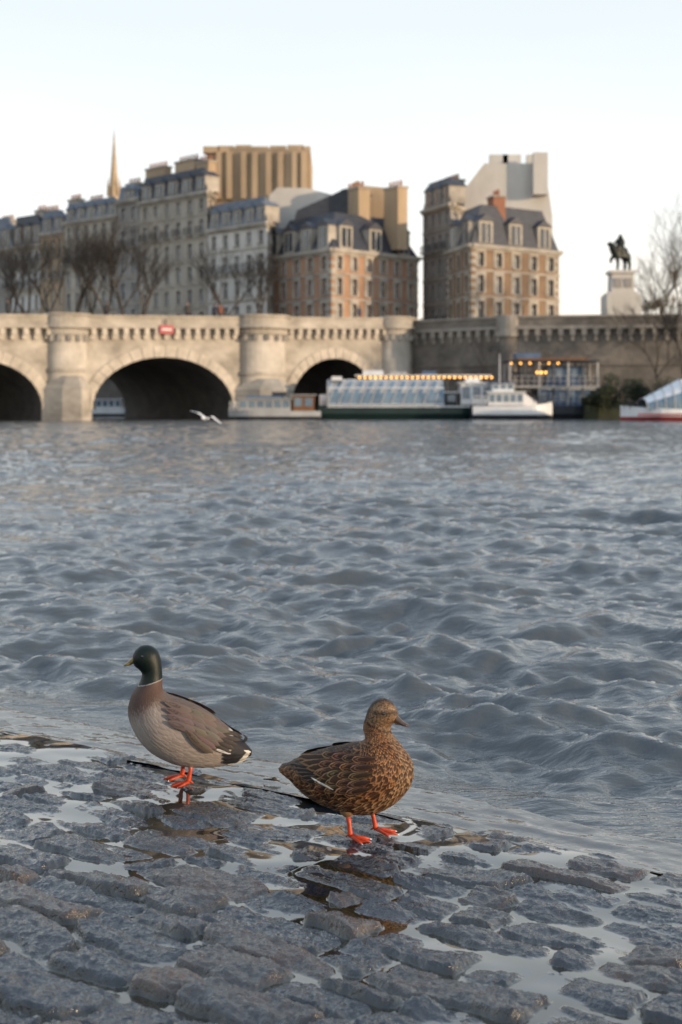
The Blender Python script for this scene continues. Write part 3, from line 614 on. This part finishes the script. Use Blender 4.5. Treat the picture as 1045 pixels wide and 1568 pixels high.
def fB(mb,h,D):
    hull(mb,-h,h,4.4,1.25,.4,1,1,bow=1,stern=.9,sheer=.15)
    mb.box((0,-2.22,1.12),(2*h*.9,.05,.10),0,0)
    x0,x1=-h*.9,h*.36; k=14; sh=.9
    def pz(i): 
        a=math.pi*i/k; return (-1.95*math.cos(a),1.25+2.15*math.sin(a)**.85)
    nr=12
    def px_(x,i): return min(x1,max(x0,x+sh*(math.sin(math.pi*i/k))))
    for r in range(nr*2):
        xa=x0-sh+(x1-x0+sh)*r/(nr*2); xb=x0-sh+(x1-x0+sh)*(r+1)/(nr*2)
        for i in range(k):
            pa=pz(i); pb_=pz(i+1)
            mb.quad((px_(xa,i),*pa),(px_(xb,i),*pa),(px_(xb,i+1),*pb_),(px_(xa,i+1),*pb_),(8 if r%2 else 3) if 2<=i<=6 else 3)
        if r%2==0: mb.tube([(px_(xa,i),pz(i)[0]*1.01,pz(i)[1]+.02) for i in range(k+1)],[.05]*(k+1),4,8,cap=False)
    for i in(0,3,7,14):
        y,z=pz(i); mb.tube([(x0,y*1.01,z+.02),(x1,y*1.01,z+.02)],[.06,.06],4,0)
    for xx in (x0,x1): mb.add([(xx,*pz(i)) for i in range(k+1)],[tuple(range(k+1))],4)
    mb.box((-h*.94,0,1.7),(.7,3.2,.9),0,0); mb.box((-h*.80,-.3,3.55),(.9,1.6,.35),0,0)
    cabin(mb,h*.38,h*.50,3.0,1.25,2.3,1,4,0); cabin(mb,h*.54,h*.88,3.4,1.25,3.1,3,0,0); mb.box((h*.68,0,3.4),(1.2,1.4,.4),0,0)
    mb.box((h*.15,1.6,3.85),(h*1.5,2.2,.10),0,0); mb.box((h*.15,.48,3.72),(h*1.5,.03,.16),0,7)
    for i in range(26): mb.ball((-h*.55+h*1.45*i/25,.4,3.66),.09,6,6,4)
    for i in range(8): mb.tube([(-h*.5+h*1.3*i/7,2.0,1.1),(-h*.5+h*1.3*i/7,2.0,3.8)],[.05,.05],4,0)
    mb.box((-h*.40,1.6,4.1),(1.8,1.2,.4),0,0); mb.box((-h*.12,1.6,4.05),(1.5,1.2,.28),0,8); mb.box((h*.22,1.6,4.08),(1.2,1.2,.34),0,5)
    rail(mb,-h*.98,-h*.86,-1.8,1.3,.8,3)
boat('glass_roofed_tour_boat',488,768,124,fB)
def fC(mb,h,D):
    hull(mb,-h,h,3.2,1.15,.4,4,0,bow=1,sheer=.4); cabin(mb,-h*.6,h*.25,2.3,1.2,2.3,5,0,0); 
    mb.add([(h*.25,-1.15,2.3),(h*.25,1.15,2.3),(h*.6,.8,1.45),(h*.6,-.8,1.45)],[(3,2,1,0)],3)
    mb.add([(h*.25,-1.15,2.3),(h*.6,-.8,1.45),(h*.6,-.8,1.16),(h*.25,-1.15,1.2)],[(0,1,2,3)],0)
    cabin(mb,-h*.5,h*.02,1.9,2.4,3.1,3,0,5); rail(mb,h*.3,h*.95,-.9,1.4,.6,6,4); mb.tube([(-h*.3,0,3.2),(-h*.3,0,5.6)],[.05,.03],5,0)
    rail(mb,-h*.98,-h*.62,-1.4,1.2,.8,4)
boat('white_motor_cruiser',722,846,121.0,fC)
def fD(mb,h,D):
    hull(mb,-h,h,4.5,1.2,.4,4,4,bow=1,stern=1,sheer=0); cabin(mb,-h*.3,h*.85,3.6,1.2,2.6,6,5,0)
    for z in(2.85,5.1): mb.box((0,0,z),(2*h*.98,4.4,.14),0,4 if z>3 else 8)
    mb.box((0,0,5.28),(2*h*.75,3.2,.16),0,7)
    cabin(mb,-h*.1,h*.7,2.6,2.93,4.6,5,5,4)
    mb.box((-h*.5,.3,5.6),(2.2,2.0,.45),0,5)
    for i in range(7):
        for y in(-2,2): mb.tube([(-h*.93+h*1.86*i/6,y,1.2),(-h*.93+h*1.86*i/6,y,5.1)],[.09,.09],5,4 if i%2 else 8)
    rail(mb,-h*.95,h*.95,-2.1,2.9,.9,14,8); rail(mb,-h*.95,h*.95,-2.1,1.2,.8,14,8)
    for i in range(6): mb.ball((-h*.9+i*h*.2,-1.9,4.9),.09,6,8,5)
    for i in (0,1,2): mb.ball((-h*.35+i*.38,-1.9,4.1),.11,6,8,5)
    mb.tube([(-h*.5,0,5.2),(-h*.5,0,6.9)],[.05,.03],5,4); mb.box((h*.3,-1.6,3.35),(1.5,.4,.7),0,5)
boat('two_deck_pontoon_boat',772,914,126,fD)
def fE(mb,h,D):
    hull(mb,-h,h,4.5,.9,.4,2,0,bow=-1,sheer=.3); k=12
    for j in range(14):
        t0,t1=j/14,(j+1)/14
        def pr(t):
            x=-h*.72+h*1.6*t; r=min(1,.35+2.2*t); return x,r
        for i in range(k):
            q=[]
            for (t,i_) in((t0,i),(t1,i),(t1,i+1),(t0,i+1)):
                x,r=pr(t); a=math.pi*i_/k; q.append((x,-2.0*math.cos(a),.9+2.4*r*math.sin(a)**.8))
            mb.quad(*q,0 if (i in(2,3,4,5,6,7)) else 3)
        x,r=pr(t0); 
        mb.tube([(x,-2.02*math.cos(math.pi*i/k),.9+2.43*r*math.sin(math.pi*i/k)**.8) for i in range(k+1)],[.045]*(k+1),4,8,cap=False)
    mb.box((0,-2.28,.5),(1.7*h,.04,.14),0,2)
    mb.box((-h*.85,0,1.1),(.8,1.2,.4),0,4); rail(mb,-h*.98,-h*.75,-.9,.95,.6,3,4)
boat('domed_tour_boat',950,1190,112,fE)
def fF(mb,h,D): hull(mb,-h,h,2.5,.8,.3,4,0); cabin(mb,-h*.6,h*.5,2,.8,1.9,4,0,0)
boat('moored_launch',135,205,160,fF)
# ---------------------------------------------------------------- ducks
def cr(P,t):
    n=len(P); t=max(0,min(n-1-1e-6,t)); i=int(t); f=t-i
    p0=P[max(i-1,0)];p1=P[i];p2=P[min(i+1,n-1)];p3=P[min(i+2,n-1)]
    return .5*((2*p1)+(-p0+p2)*f+(2*p0-5*p1+4*p2-p3)*f*f+(-p0+3*p1-3*p2+p3)*f**3)
class Loft:
    def __init__(s,st,px0,py0,sc):
        s.P=np.array([((a-px0)*sc,(py0-b)*sc,(c-px0)*sc,(py0-d)*sc,w*sc) for a,b,c,d,w in st]); s.n=len(st)
    def S(s,t,th):
        q=cr(s.P,t); c=((q[0]+q[2])/2,(q[1]+q[3])/2); up=((q[0]-q[2])/2,(q[1]-q[3])/2)
        ct=math.cos(th); st=math.sin(th)
        return Vector((c[0]+up[0]*ct,max(q[4],0.0005)*st,c[1]+up[1]*ct))
    def C(s,t):
        q=cr(s.P,t); return Vector(((q[0]+q[2])/2,0,(q[1]+q[3])/2))
    def mesh(s,mb,colf,sub=12,seg=64,mi=0):
        n=(s.n-1)*sub; vs=[];cs=[];fs=[]
        for i in range(n+1):
            t=i/sub
            for k in range(seg):
                th=2*math.pi*k/seg; p=s.S(t,th); vs.append(p); cs.append(colf(t,th,p))
        for i in range(n):
            for k in range(seg): fs.append((i*seg+k,(i+1)*seg+k,(i+1)*seg+(k+1)%seg,i*seg+(k+1)%seg))
        fs.append(tuple(range(seg))); fs.append(tuple(range(n*seg+seg-1,n*seg-1,-1)))
        mb.add(vs,fs,mi,cs); return vs,fs
def lerp3(a,b,t): t=max(0,min(1,t)); return tuple(a[i]*(1-t)+b[i]*t for i in range(3))
def sst(a,b,x): t=max(0,min(1,(x-a)/(b-a))); return t*t*(3-2*t)
def featherstrip(mb,sp,wd,nr,W,col,mi,tipround=.5,camber=.1):
    n=len(sp); vs=[];uv=[];fs=[]
    for i in range(n):
        t=i/(n-1)
        w_=W*min(1,.35+t*2.2)*(1 if t<tipround else math.sqrt(max(0.0,1-((t-tipround)/(1-tipround))**2))+.02)
        for j in range(5):
            a=(j-2)/2; vs.append(sp[i]+wd[i]*a*w_*.5-nr[i]*(a*a)*w_*camber); uv.append((a*.5+.5,t))
    for i in range(n-1):
        for j in range(4): fs.append((i*5+j,i*5+j+1,(i+1)*5+j+1,(i+1)*5+j))
    mb.add(vs,fs,mi,col,uv)
def body_feathers(mb,lf,t0,t1,Lf,Wf,colf,mi,rd,jit=.2,lf0=.05,lf1=.095):
    t=t1; r=0
    while t>t0:
        ds=(lf.S(t+.05,math.pi/2)-lf.S(t-.05,math.pi/2)).length/.1; ds=max(ds,.004)
        ln=Lf(t); 
        q=cr(lf.P,t); a=math.hypot(q[0]-q[2],q[1]-q[3])/2; per=math.pi*(a+q[4])*1.02
        nf=max(8,int(per/(Wf(t)*.55)))
        for k in range(nf):
            th=2*math.pi*(k+.5*(r%2)+rd.uniform(-jit,jit)*1.6)/nf
            tt=t+rd.uniform(-jit,jit)*ln/ds
            l2=ln*rd.uniform(.8,1.2); sp=[];wd=[];nrm=[]
            lift=rd.uniform(lf0,lf1)
            for i in range(6):
                f=i/5; te=max(.02,tt-l2*f/ds); p=lf.S(te,th)
                ta=lf.S(te-.04,th)-lf.S(te+.04,th); tb=lf.S(te,th+.04)-lf.S(te,th-.04)
                n_=tb.cross(ta); 
                if n_.length<1e-12: n_=Vector((0,0,1))
                n_.normalize()
                if n_.dot(p-lf.C(te))<0: n_=-n_
                sp.append(p+n_*(l2*lift*f)); wd.append(tb.normalized()); nrm.append(n_)
            featherstrip(mb,sp,wd,nrm,Wf(t)*rd.uniform(.85,1.12),colf(t,th,rd),mi)
        t-=ln*.42/ds; r+=1
def long_feather(mb,bvh,cv,side,base,tip,W,col,mi,lift=.002,out=None,n=9,sag=0):
    b0=Vector(cv(*base)); t0=Vector(cv(*tip)); d=(t0-b0); dn=d.normalized(); pr=Vector((-dn.z,0,dn.x))
    sp=[];wd=[];nr=[];last=0.02
    for i in range(n):
        f=i/(n-1); c=b0+d*f+pr*sag*math.sin(math.pi*f)*d.length
        hit=bvh.ray_cast(Vector((c.x,side*.5,c.z)),Vector((0,-side,0)))
        if hit[0] is not None: y=abs(hit[0].y); last=y; nn=hit[1] if hit[1].y*side>0 else -hit[1]
        else: y=last*.9; last=y; nn=Vector((0,side,0))
        nn=(nn+Vector((0,side*.6,0))).normalized()
        p=Vector((c.x,side*y,c.z))+nn*(lift+(out or 0)*f)
        sp.append(p); nr.append(nn)
        wd.append((pr-nn*pr.dot(nn)).normalized())
    featherstrip(mb,sp,wd,nr,W,col,mi,.72,.12)
def feather_mat(name,pattern,dark=(0.11,0.085,0.08)):
    m,nt,b=newmat(name); L=nt.links.new
    at=N(nt,'ShaderNodeAttribute',attribute_name='Col'); uv=N(nt,'ShaderNodeUVMap',uv_map='UVMap'); sx=N(nt,'ShaderNodeSeparateXYZ'); L(uv.outputs[0],sx.inputs[0])
    M=lambda op,a,b_=None:(lambda n:( [L(v,n.inputs[i]) if not isinstance(v,(int,float)) else setattr(n.inputs[i],'default_value',v) for i,v in enumerate((a,b_)) if v is not None], n.outputs[0])[1])(N(nt,'ShaderNodeMath',operation=op))
    au=M('MULTIPLY',M('ABSOLUTE',M('SUBTRACT',sx.outputs[0],.5)),2.0)
    tc=N(nt,'ShaderNodeTexCoord'); nz=N(nt,'ShaderNodeTexNoise',Scale=180.0,Detail=3); L(tc.outputs['Object'],nz.inputs['Vector'])
    nb=N(nt,'ShaderNodeTexNoise',Scale=38.0,Detail=2); L(tc.outputs['Object'],nb.inputs['Vector'])
    v4=M('POWER',sx.outputs[1],3.0); au2=M('POWER',au,2.0)
    e=M('ADD',M('MULTIPLY',au2,.75),M('MULTIPLY',v4,.85)); e=M('ADD',e,M('MULTIPLY',M('SUBTRACT',nz.outputs['Fac'],.5),.5)); e=M('ADD',e,M('MULTIPLY',M('SUBTRACT',nb.outputs['Fac'],.5),.5))
    crn=N(nt,'ShaderNodeValToRGB'); el=crn.color_ramp.elements
    for pos,v in pattern[2:]: 
        q=el.new(pos); q.color=(v,v,v,1)
    el[0].color=(pattern[0],)*3+(1,); el[len(el)-1].color=(pattern[1],)*3+(1,)
    L(e,crn.inputs[0])
    mx=N(nt,'ShaderNodeMix',data_type='RGBA'); L(crn.outputs[0],mx.inputs['Factor'])
    dk=N(nt,'ShaderNodeMix',data_type='RGBA',blend_type='MULTIPLY'); dk.inputs['Factor'].default_value=1; L(at.outputs['Color'],dk.inputs['A']); dk.inputs['B'].default_value=(*dark,1)
    L(dk.outputs['Result'],mx.inputs['A']); L(at.outputs['Color'],mx.inputs['B']); L(mx.outputs['Result'],b.inputs['Base Color'])
    wv=N(nt,'ShaderNodeTexWave',Scale=9.0,Distortion=.6); mpp=N(nt,'ShaderNodeMapping'); mpp.inputs['Rotation'].default_value=(0,0,.6); L(uv.outputs[0],mpp.inputs[0]); L(mpp.outputs[0],wv.inputs['Vector'])
    bp=N(nt,'ShaderNodeBump',Strength=.25,Distance=.001); L(wv.outputs['Fac'],bp.inputs['Height']); L(bp.outputs[0],b.inputs['Normal'])
    b.inputs['Roughness'].default_value=.55; b.inputs['Specular IOR Level'].default_value=.25
    return m
def vcol_mat(name,scale,amt,rough=.6,bump=.4,stretch=(1,1,1),sheen=.0,spec=.3):
    m,nt,b=newmat(name); L=nt.links.new
    at=N(nt,'ShaderNodeAttribute',attribute_name='Col'); tc=N(nt,'ShaderNodeTexCoord'); mp=N(nt,'ShaderNodeMapping'); mp.inputs['Scale'].default_value=stretch; L(tc.outputs['Object'],mp.inputs[0])
    nz=N(nt,'ShaderNodeTexNoise',Scale=scale,Detail=4,Roughness=.6); L(mp.outputs[0],nz.inputs['Vector'])
    mr=N(nt,'ShaderNodeMapRange'); mr.inputs['From Min'].default_value=.35; mr.inputs['From Max'].default_value=.65; mr.inputs['To Min'].default_value=1-amt; mr.inputs['To Max'].default_value=1+amt*.6; L(nz.outputs['Fac'],mr.inputs['Value'])
    vm=N(nt,'ShaderNodeVectorMath',operation='SCALE'); L(at.outputs['Color'],vm.inputs[0]); L(mr.outputs[0],vm.inputs['Scale']); L(vm.outputs[0],b.inputs['Base Color'])
    bp=N(nt,'ShaderNodeBump',Strength=bump,Distance=.002); L(nz.outputs['Fac'],bp.inputs['Height']); L(bp.outputs[0],b.inputs['Normal'])
    b.inputs['Roughness'].default_value=rough; b.inputs['Specular IOR Level'].default_value=spec; b.inputs['Sheen Weight'].default_value=sheen
    return m
ORG=pm('orange_webbed_skin',(0.60,0.07,0.016),(0.36,0.04,0.013),90,.38,.5,bdist=.001); EYE=pm('eye_black',(0.008,0.006,0.005),None,5,.05,0,spec=1.0)
def leg(mb,top,ank,heading,ground=0.0,size=.055,r=.0058):
    top=Vector(top); ank=Vector(ank)
    mb.tube([top,top.lerp(ank,.5)+Vector((.002,0,0)),ank+Vector((0,0,.006)),ank],[r*1.25,r*.95,r*1.15,r*1.25],10,0)
    tips=[]; 
    for a,l in((-.50,.88),(0,1.0),(.50,.86)):
        h=heading+a; d=Vector((math.cos(h),math.sin(h),0)); e=Vector((ank.x,ank.y,0))+d*size*l+Vector((0,0,ground+.003))
        s_=Vector((ank.x,ank.y,ank.z)); m1=s_.lerp(e,.38); m1.z=max(ground+.006,s_.z*.45+.004); m2=s_.lerp(e,.72); m2.z=ground+.0062
        mb.tube([s_,m1,m2,e],[r*.95,r*.72,r*.62,r*.5],8,0); mb.tube([e,e+d*.006+Vector((0,0,-.001))],[r*.38,r*.1],6,1); tips.append((s_,m1,m2,e))
    for i in(0,1):
        a,b_=tips[i],tips[i+1]; vs=[];nseg=6
        for k in range(4):
            for j in range(nseg+1):
                f=j/nseg; p=a[k].lerp(b_[k],f); 
                if k==3: p=p-(Vector((math.cos(heading),math.sin(heading),0))*size*.16*math.sin(math.pi*f)); p.z=ground+.0032
                elif k>0: p.z-=.0015*math.sin(math.pi*f)
                vs.append(p)
        W_=nseg+1; mb.add(vs,[(k*W_+j,k*W_+j+1,(k+1)*W_+j+1,(k+1)*W_+j) for k in range(3) for j in range(nseg)],0)
    h=heading+math.pi*.93; mb.tube([ank+Vector((0,0,.004)),ank+Vector((math.cos(h)*.014,math.sin(h)*.014,-ank.z*.4))],[r*.6,r*.3],6,0)
FB=vcol_mat('duck_plumage',220,.28,.6,.5); FV=vcol_mat('vermiculated_plumage',330,.22,.62,.35,(1,1,1.8)); HEADG=vcol_mat('iridescent_head_plumage',260,.5,.45,.5,spec=.3); BILL=vcol_mat('bill_keratin',120,.2,.32,.15,spec=.5)
STREAK=vcol_mat('streaked_head_plumage',210,.95,.6,.6,(1,1,1.5))
FEM=feather_mat('mottled_feather',(0.0,1.0,(.34,.0),(.42,.6),(.48,.4),(.56,.0),(.72,.05),(.86,.95)))
FBR=feather_mat('mottled_breast_feather',(0.0,1.0,(.34,.05),(.62,.8)))
FEL=feather_mat('edged_wing_feather',(.06,1.0,(.66,.10),(.80,.9)))
FDR=feather_mat('plain_wing_feather',(.75,1.0,(.1,.2),(.2,.75),(.7,.85)))
FGR=feather_mat('soft_flank_feather',(.95,1.0,(.3,.85),(.6,.93)),(0.7,0.68,0.66))
def place(px0,py0):
    D=(H-.05)*F/(py0-HR)
    for _ in range(4):
        x=X(px0,D); zg=max(gz(x+dx,D+dy) for dx in(-.03,0,.03) for dy in(-.03,0,.03)); D=(H-zg)*F/(py0-HR)
    return x,D,zg-.003
px0,py0=560,1280; fx,fy,fz=place(px0,py0); sc=fy/F
stF=[(424,1181,426,1187,9),(440,1173,441,1196,20),(464,1161,460,1214,33),(497,1149,492,1232,43),(528,1141,530,1243,48),(552,1135,572,1242,49),(560,1129,607,1224,45),(561,1124,630,1196,38),(559,1118,633,1165,29.5),(557,1112,616,1139,22),(558,1104,602,1122,17.5),(561,1094,599,1111,16.5),(565,1082,603,1104,17),(574,1071,608,1099,16),(588,1066,610,1095,12.5),(600,1071,611,1091,7.5),(605,1077,611,1088,4)]
lf=Loft(stF,px0,py0,sc); par=empty('female_mallard_duck',(fx,fy,fz),math.radians(-14))
cvF=lambda a,b:((a-px0)*sc,0,(py0-b)*sc)
def colF(t,th,p):
    c=(0.15,0.078,0.038)
    if t>9:
        c=lerp3((0.15,.078,.038),(0.18,.105,.055),t-9)
        px=p.x/sc+px0; py=py0-p.z/sc
        crown=sst(.62,.9,math.cos(th)) ; c=lerp3(c,(0.040,.024,.016),crown*.85 if t>10 else crown*.5)
        if t>12:
            yy=py-(1087-(px-565)*.02); c=lerp3(c,(0.035,.021,.014),.8*math.exp(-(yy/3.2)**2)*sst(570,580,px))
            yy=py-(1080-(px-565)*.02); c=lerp3(c,(0.28,.19,.11),.6*math.exp(-(yy/2.2)**2)*sst(570,582,px))
    return c
mb=MB(); vs,fs=lf.mesh(mb,colF); bvh=BVHTree.FromPolygons([tuple(v) for v in vs],fs)
mb.obj('body',[STREAK],par,True,True)
rd=random.Random(11); mb=MB()
def LfF(t): return .040 if t<5.0 else (.040-.021*min(1,(t-5)/2.2) if t<8 else .019-.009*min(1,(t-8)/2))
def WfF(t): return .022 if t<5.0 else (.022-.011*min(1,(t-5)/2.2) if t<8 else .011-.005*min(1,(t-8)/2))
def cfF(t,th,rd):
    up=math.cos(th); k=rd.uniform(.7,1.25); c=(.30*k,.155*k,.070*k)
    if up>.45: c=tuple(x*.55 for x in c)
    if t>5.5: c=(.30*k,.142*k,.058*k)
    if up<-.6: c=(.32*k,.19*k,.10*k)
    return c
body_feathers(mb,lf,.9,5.4,LfF,WfF,cfF,0,rd)
body_feathers(mb,lf,5.3,10.6,LfF,WfF,cfF,1,rd)
mb.obj('contour_feathers',[FEM,FBR],par,True,True)
mb=MB()
for side in(-1,1):
    for i in range(6):
        long_feather(mb,bvh,cvF,side,(468,1178+i*3),(423+i*2.0,1181+i*3.0),.016,(.28,.17,.095),0,.001+.0006*i,-.004*i)
    for i in range(5):
        long_feather(mb,bvh,cvF,side,(520,1172+i*3),(440+i*9,1172+i*4.5),.013,(.10,.07,.05),0,.005+.0007*i,-.002)
    for i in range(5):
        long_feather(mb,bvh,cvF,side,(545-i*2,1178+i*3.5),(486+i*7,1181+i*4.6),.013,(.10,.07,.05) if i<3 else (.08,.07,.08),0,.008+.0006*i)
    long_feather(mb,bvh,cvF,side,(524,1195),(488,1182),.0045,(.75,.72,.68),1,.0155)
    for i in range(6):
        long_feather(mb,bvh,cvF,side,(556-i*3,1150+i*5),(452+i*13,1164+i*4.2),.020,(.20,.115,.058),0,.011+.0012*i,sag=.0)
    for r in range(4):
        for i in range(5):
            bx=585-r*17-i*2; by=1150+i*10; long_feather(mb,bvh,cvF,side,(bx,by),(bx-34,by+5+i*.8),.018,tuple(x*rd.uniform(.75,1.15) for x in(.24,.13,.062)),2,.016-.0012*r+.0012*(4-i)*.3,.003)
mb.obj('wings_and_tail',[FEL,FDR,FEM],par,True,True)
mb=MB()
bl_=Loft([(602,1081,603,1102,8),(608,1088,607,1104,6.8),(615,1096,614,1105.5,6.2),(621,1100.5,620,1107,6.6),(625,1102.5,624.5,1107,5.5),(627.5,1104,627.2,1106.5,2)],px0,py0,sc)
bl_.mesh(mb,lambda t,th,p:lerp3((0.07,.045,.03),(0.24,.11,.04),sst(-.2,-.8,math.cos(th))),8,24)
mb.tube([Vector(cvF(608,1103.2))+Vector((0,-.0118,0)),Vector(cvF(616,1103.4))+Vector((0,-.0108,0)),Vector(cvF(623,1104.8))+Vector((0,-.0096,0))],[.0006]*3,5,0,(0.02,.012,.01))
mb.obj('bill',[BILL],par,True,True)
mb=MB()
def eye(mb,bvh,cv,px,py,r):
    for side in(-1,1):
        q=cv(px,py); h=bvh.ray_cast(Vector((q[0],side*.5,q[2])),Vector((0,-side,0)))
        if h[0] is not None: mb.ball(h[0]-Vector((0,side*r*.45,0)),r,0,14,10)
eye(mb,bvh,cvF,592,1086,.0048); mb.obj('eyes',[EYE],par,True)
mb=MB()
leg(mb,cvF(536,1238)[:1]+(-.034,)+cvF(536,1238)[2:],(cvF(541,1278)[0],-.036,.012),-.22,size=.058)
leg(mb,cvF(563,1238)[:1]+(.034,)+cvF(563,1238)[2:],(cvF(570,1278)[0],.04,.012),-.12,size=.060)
mb.obj('legs_and_webbed_feet',[ORG,BILL],par,True,True)
mb=MB()
for px,sy_ in((536,-1),(563,1)):
    q=cvF(px,1236); mb.ball((q[0],sy_*.034,q[2]+.008),(.022,.017,.024),0,14,10,(.24,.14,.07))
mb.obj('thighs',[FB],par,True,True)
# ---- drake
px0,py0=279,1197; dx_,dy_,dz_=place(px0,py0); sc=dy_/F
stD=[(386,1150,384,1158,6),(368,1130,362,1168,20),(342,1107,332,1173,33),(312,1085,297,1173,43),(283,1071,264,1166,48),(261,1063,230,1147,47),(251,1056,208,1120,41),(249,1049,197,1090,33),(249,1042,202,1062,24.5),(249,1031,213,1045,18),(248,1018,218,1030,16.5),(246,1005,213,1022,17),(241,993,208,1018,17.5),(230,986,205,1013,16),(218,986,204,1009,12),(210,991,204,1005,7.5),(206,996,204,1003,4)]
lf=Loft(stD,px0,py0,sc); par=empty('male_mallard_duck',(dx_,dy_,dz_),math.radians(6))
def cvD(a,b): return ((a-px0)*sc,0,(py0-b)*sc)
def colD(t,th,p):
    up=math.cos(th)
    grey=(0.25,.212,.187); c=lerp3(grey,(0.34,.30,.268),sst(-.2,-.9,up))
    c=lerp3(c,(0.11,.080,.063),sst(.35,.8,up)*sst(7.4,6.6,t))
    c=lerp3(c,(0.080,.046,.034),sst(6.2,7.35,t+up*.35))
    if t<2.0:
        c=lerp3(c,(0.5,.48,.45),sst(1.75,1.6,t)*.7)
        c=lerp3(c,(0.012,.012,.015),sst(1.50,1.42,t))
    if 8.70<t+up*.18<8.80: c=(.45,.43,.40)
    return c
mb=MB(); vs,fs=lf.mesh(mb,colD,16); bvh=BVHTree.FromPolygons([tuple(v) for v in vs],fs)
o=mb.obj('body',[FV,HEADG],par,True,True)
seg=64; me=o.data; ca=me.color_attributes['Col']; 
for pi,pl in enumerate(me.polygons):
    i=pi//seg; t=(i+.5)/16; th=2*math.pi*((pi%seg)+.5)/seg
    if pi<len(me.polygons)-2 and t+math.cos(th)*.18>8.80 or pi==len(me.polygons)-1:
        pl.material_index=1
        for vi in pl.vertices: ca.data[vi].color=(0.0015,.0075,.005,1) if math.cos(th)<.9 else (0.0015,.006,.007,1)
# soft contour feathers over flank and breast
mb=MB(); rd=random.Random(31)
def cfD(t,th,rd):
    c=colD(t,th,None); k=rd.uniform(.92,1.10); return tuple(x*k for x in c)
body_feathers(mb,lf,2.0,8.2,lambda t:.030 if t<5.5 else .030-.017*min(1,(t-5.5)/2),lambda t:.020 if t<5.5 else .020-.011*min(1,(t-5.5)/2),cfD,0,rd,lf0=.02,lf1=.045)
mb.obj('contour_feathers',[FGR],par,True,True)
mb=MB(); rd=random.Random(21)
for side in(-1,1):
    for i in range(5): long_feather(mb,bvh,cvD,side,(348,1146+i*5),(384-i*2,1151+i*2.5),.013,(.62,.59,.54) if i%2==0 else (.36,.33,.30),1,.0015+.0005*i)
    for i in range(3): long_feather(mb,bvh,cvD,side,(340,1148+i*6),(376-i*5,1150+i*5),.020,(.02,.02,.024),1,.004)
    for i in range(5): long_feather(mb,bvh,cvD,side,(318,1106+i*5),(372-i*5,1128+i*4.5),.013,(.045,.037,.033),1,.006+.0006*i)
    long_feather(mb,bvh,cvD,side,(328,1137),(352,1147),.008,(.65,.63,.60),1,.008)
    for i in range(6): long_feather(mb,bvh,cvD,side,(268+i*3,1072+i*6.5),(350-i*5,1119+i*4.6),.022,tuple(x*rd.uniform(.85,1.15) for x in(.115,.088,.071)),1,.009+.0010*i,sag=-.04)
    for r in range(3):
        for i in range(4): long_feather(mb,bvh,cvD,side,(252+r*18+i*2,1069+r*5+i*8),(292+r*18+i*2,1085+r*8+i*8),.021,tuple(x*rd.uniform(.9,1.1) for x in(.135,.104,.085)),1,.014-.001*r,.002)
for k in range(3):
    pts=[]
    for i in range(12):
        a=-.6+i*.33; r_=6.5-k*1.2; pts.append(Vector(cvD(366+k*2.5+i*.5+r_*math.sin(a)*.9,1134-r_*(1-math.cos(a))*.9+2))+Vector((0,(k-1)*.006-.008,0)))
    mb.tube(pts,[.0035-.0002*i for i in range(12)],6,0,(.02,.02,.024))
mb.obj('wings_and_tail',[FB,FDR],par,True,True)
mb=MB()
b2_=Loft([(210,996,208,1013,7),(205,1002,204,1014,6.3),(199,1008,199,1016,6),(195,1011.5,194.5,1017,6.2),(192.5,1013,192,1017,5),(190.5,1014.3,190.3,1016.5,2)],px0,py0,sc)
b2_.mesh(mb,lambda t,th,p:lerp3((0.17,.12,.035),(0.04,.03,.025),sst(3.8,4.6,t)),8,24); mb.obj('bill',[BILL],par,True,True)
mb=MB(); eye(mb,bvh,cvD,219,1000,.0045); mb.obj('eyes',[EYE],par,True)
mb=MB()
leg(mb,(cvD(292,1160)[0],-.034,cvD(292,1160)[2]),(cvD(289,1193)[0],-.036,.012),math.pi+.35,size=.056,r=.0062)
leg(mb,(cvD(280,1160)[0],.034,cvD(280,1160)[2]),(cvD(279,1193)[0],.04,.012),math.pi+.1,size=.056,r=.0062)
mb.obj('legs_and_webbed_feet',[ORG,BILL],par,True,True)
mb=MB()
for px,sy_ in((292,-1),(280,1)):
    q=cvD(px,1160); mb.ball((q[0],sy_*.034,q[2]+.004),(.024,.018,.022),0,14,10,(.28,.24,.21))
mb.obj('thighs',[FV],par,True,True)
# ---------------------------------------------------------------- gulls
GW=pm('gull_white',(0.8,0.8,0.8),(0.62,0.64,0.66),20,.6,0)
def gull(px,py,D,rz,roll):
    par=empty('seagull',(X(px,D),D,Z(py,D)),rz); mb=MB()
    mb.tube([(-.2,0,0),(-.14,0,0),(-.03,0,.0),(.08,0,.01),(.14,0,.02),(.18,0,.02),(.22,0,.01)],[.012,.03,.055,.05,.035,.03,.006],10,0)
    mb.quad((-.2,-.02,0),(-.2,.02,0),(-.32,.06,0),(-.32,-.06,0),0)
    for s_ in(-1,1):
        c=[(.06,0),(.10,.22),(.03,.5)]; b_=[(-.08,0),(-.04,.22),(-.04,.5)]
        zz_=[.02,.02+.10+roll*s_*.08,.04+roll*s_*.3]
        for i in range(2): mb.quad((c[i][0],s_*c[i][1],zz_[i]),(c[i+1][0],s_*c[i+1][1],zz_[i+1]),(b_[i+1][0],s_*b_[i+1][1],zz_[i+1]),(b_[i][0],s_*b_[i][1],zz_[i]),0)
    mb.obj('body_and_wings',[GW],par,True)
gull(315,641,40,-2.0,-.6)
par=empty('driftwood_twig'); mb=MB()
D=(H-.02)*F/(1191-HR); mb.tube([(X(404,D),D,.016),(X(418,D),D-.02,.020),(X(430,D),D-.03,.018)],[.002,.003,.0015],6,0); mb.ball((X(421,D),D-.03,.024),(.008,.007,.006),0)
mb.obj('twig',[BARK],par,True)
print('done')
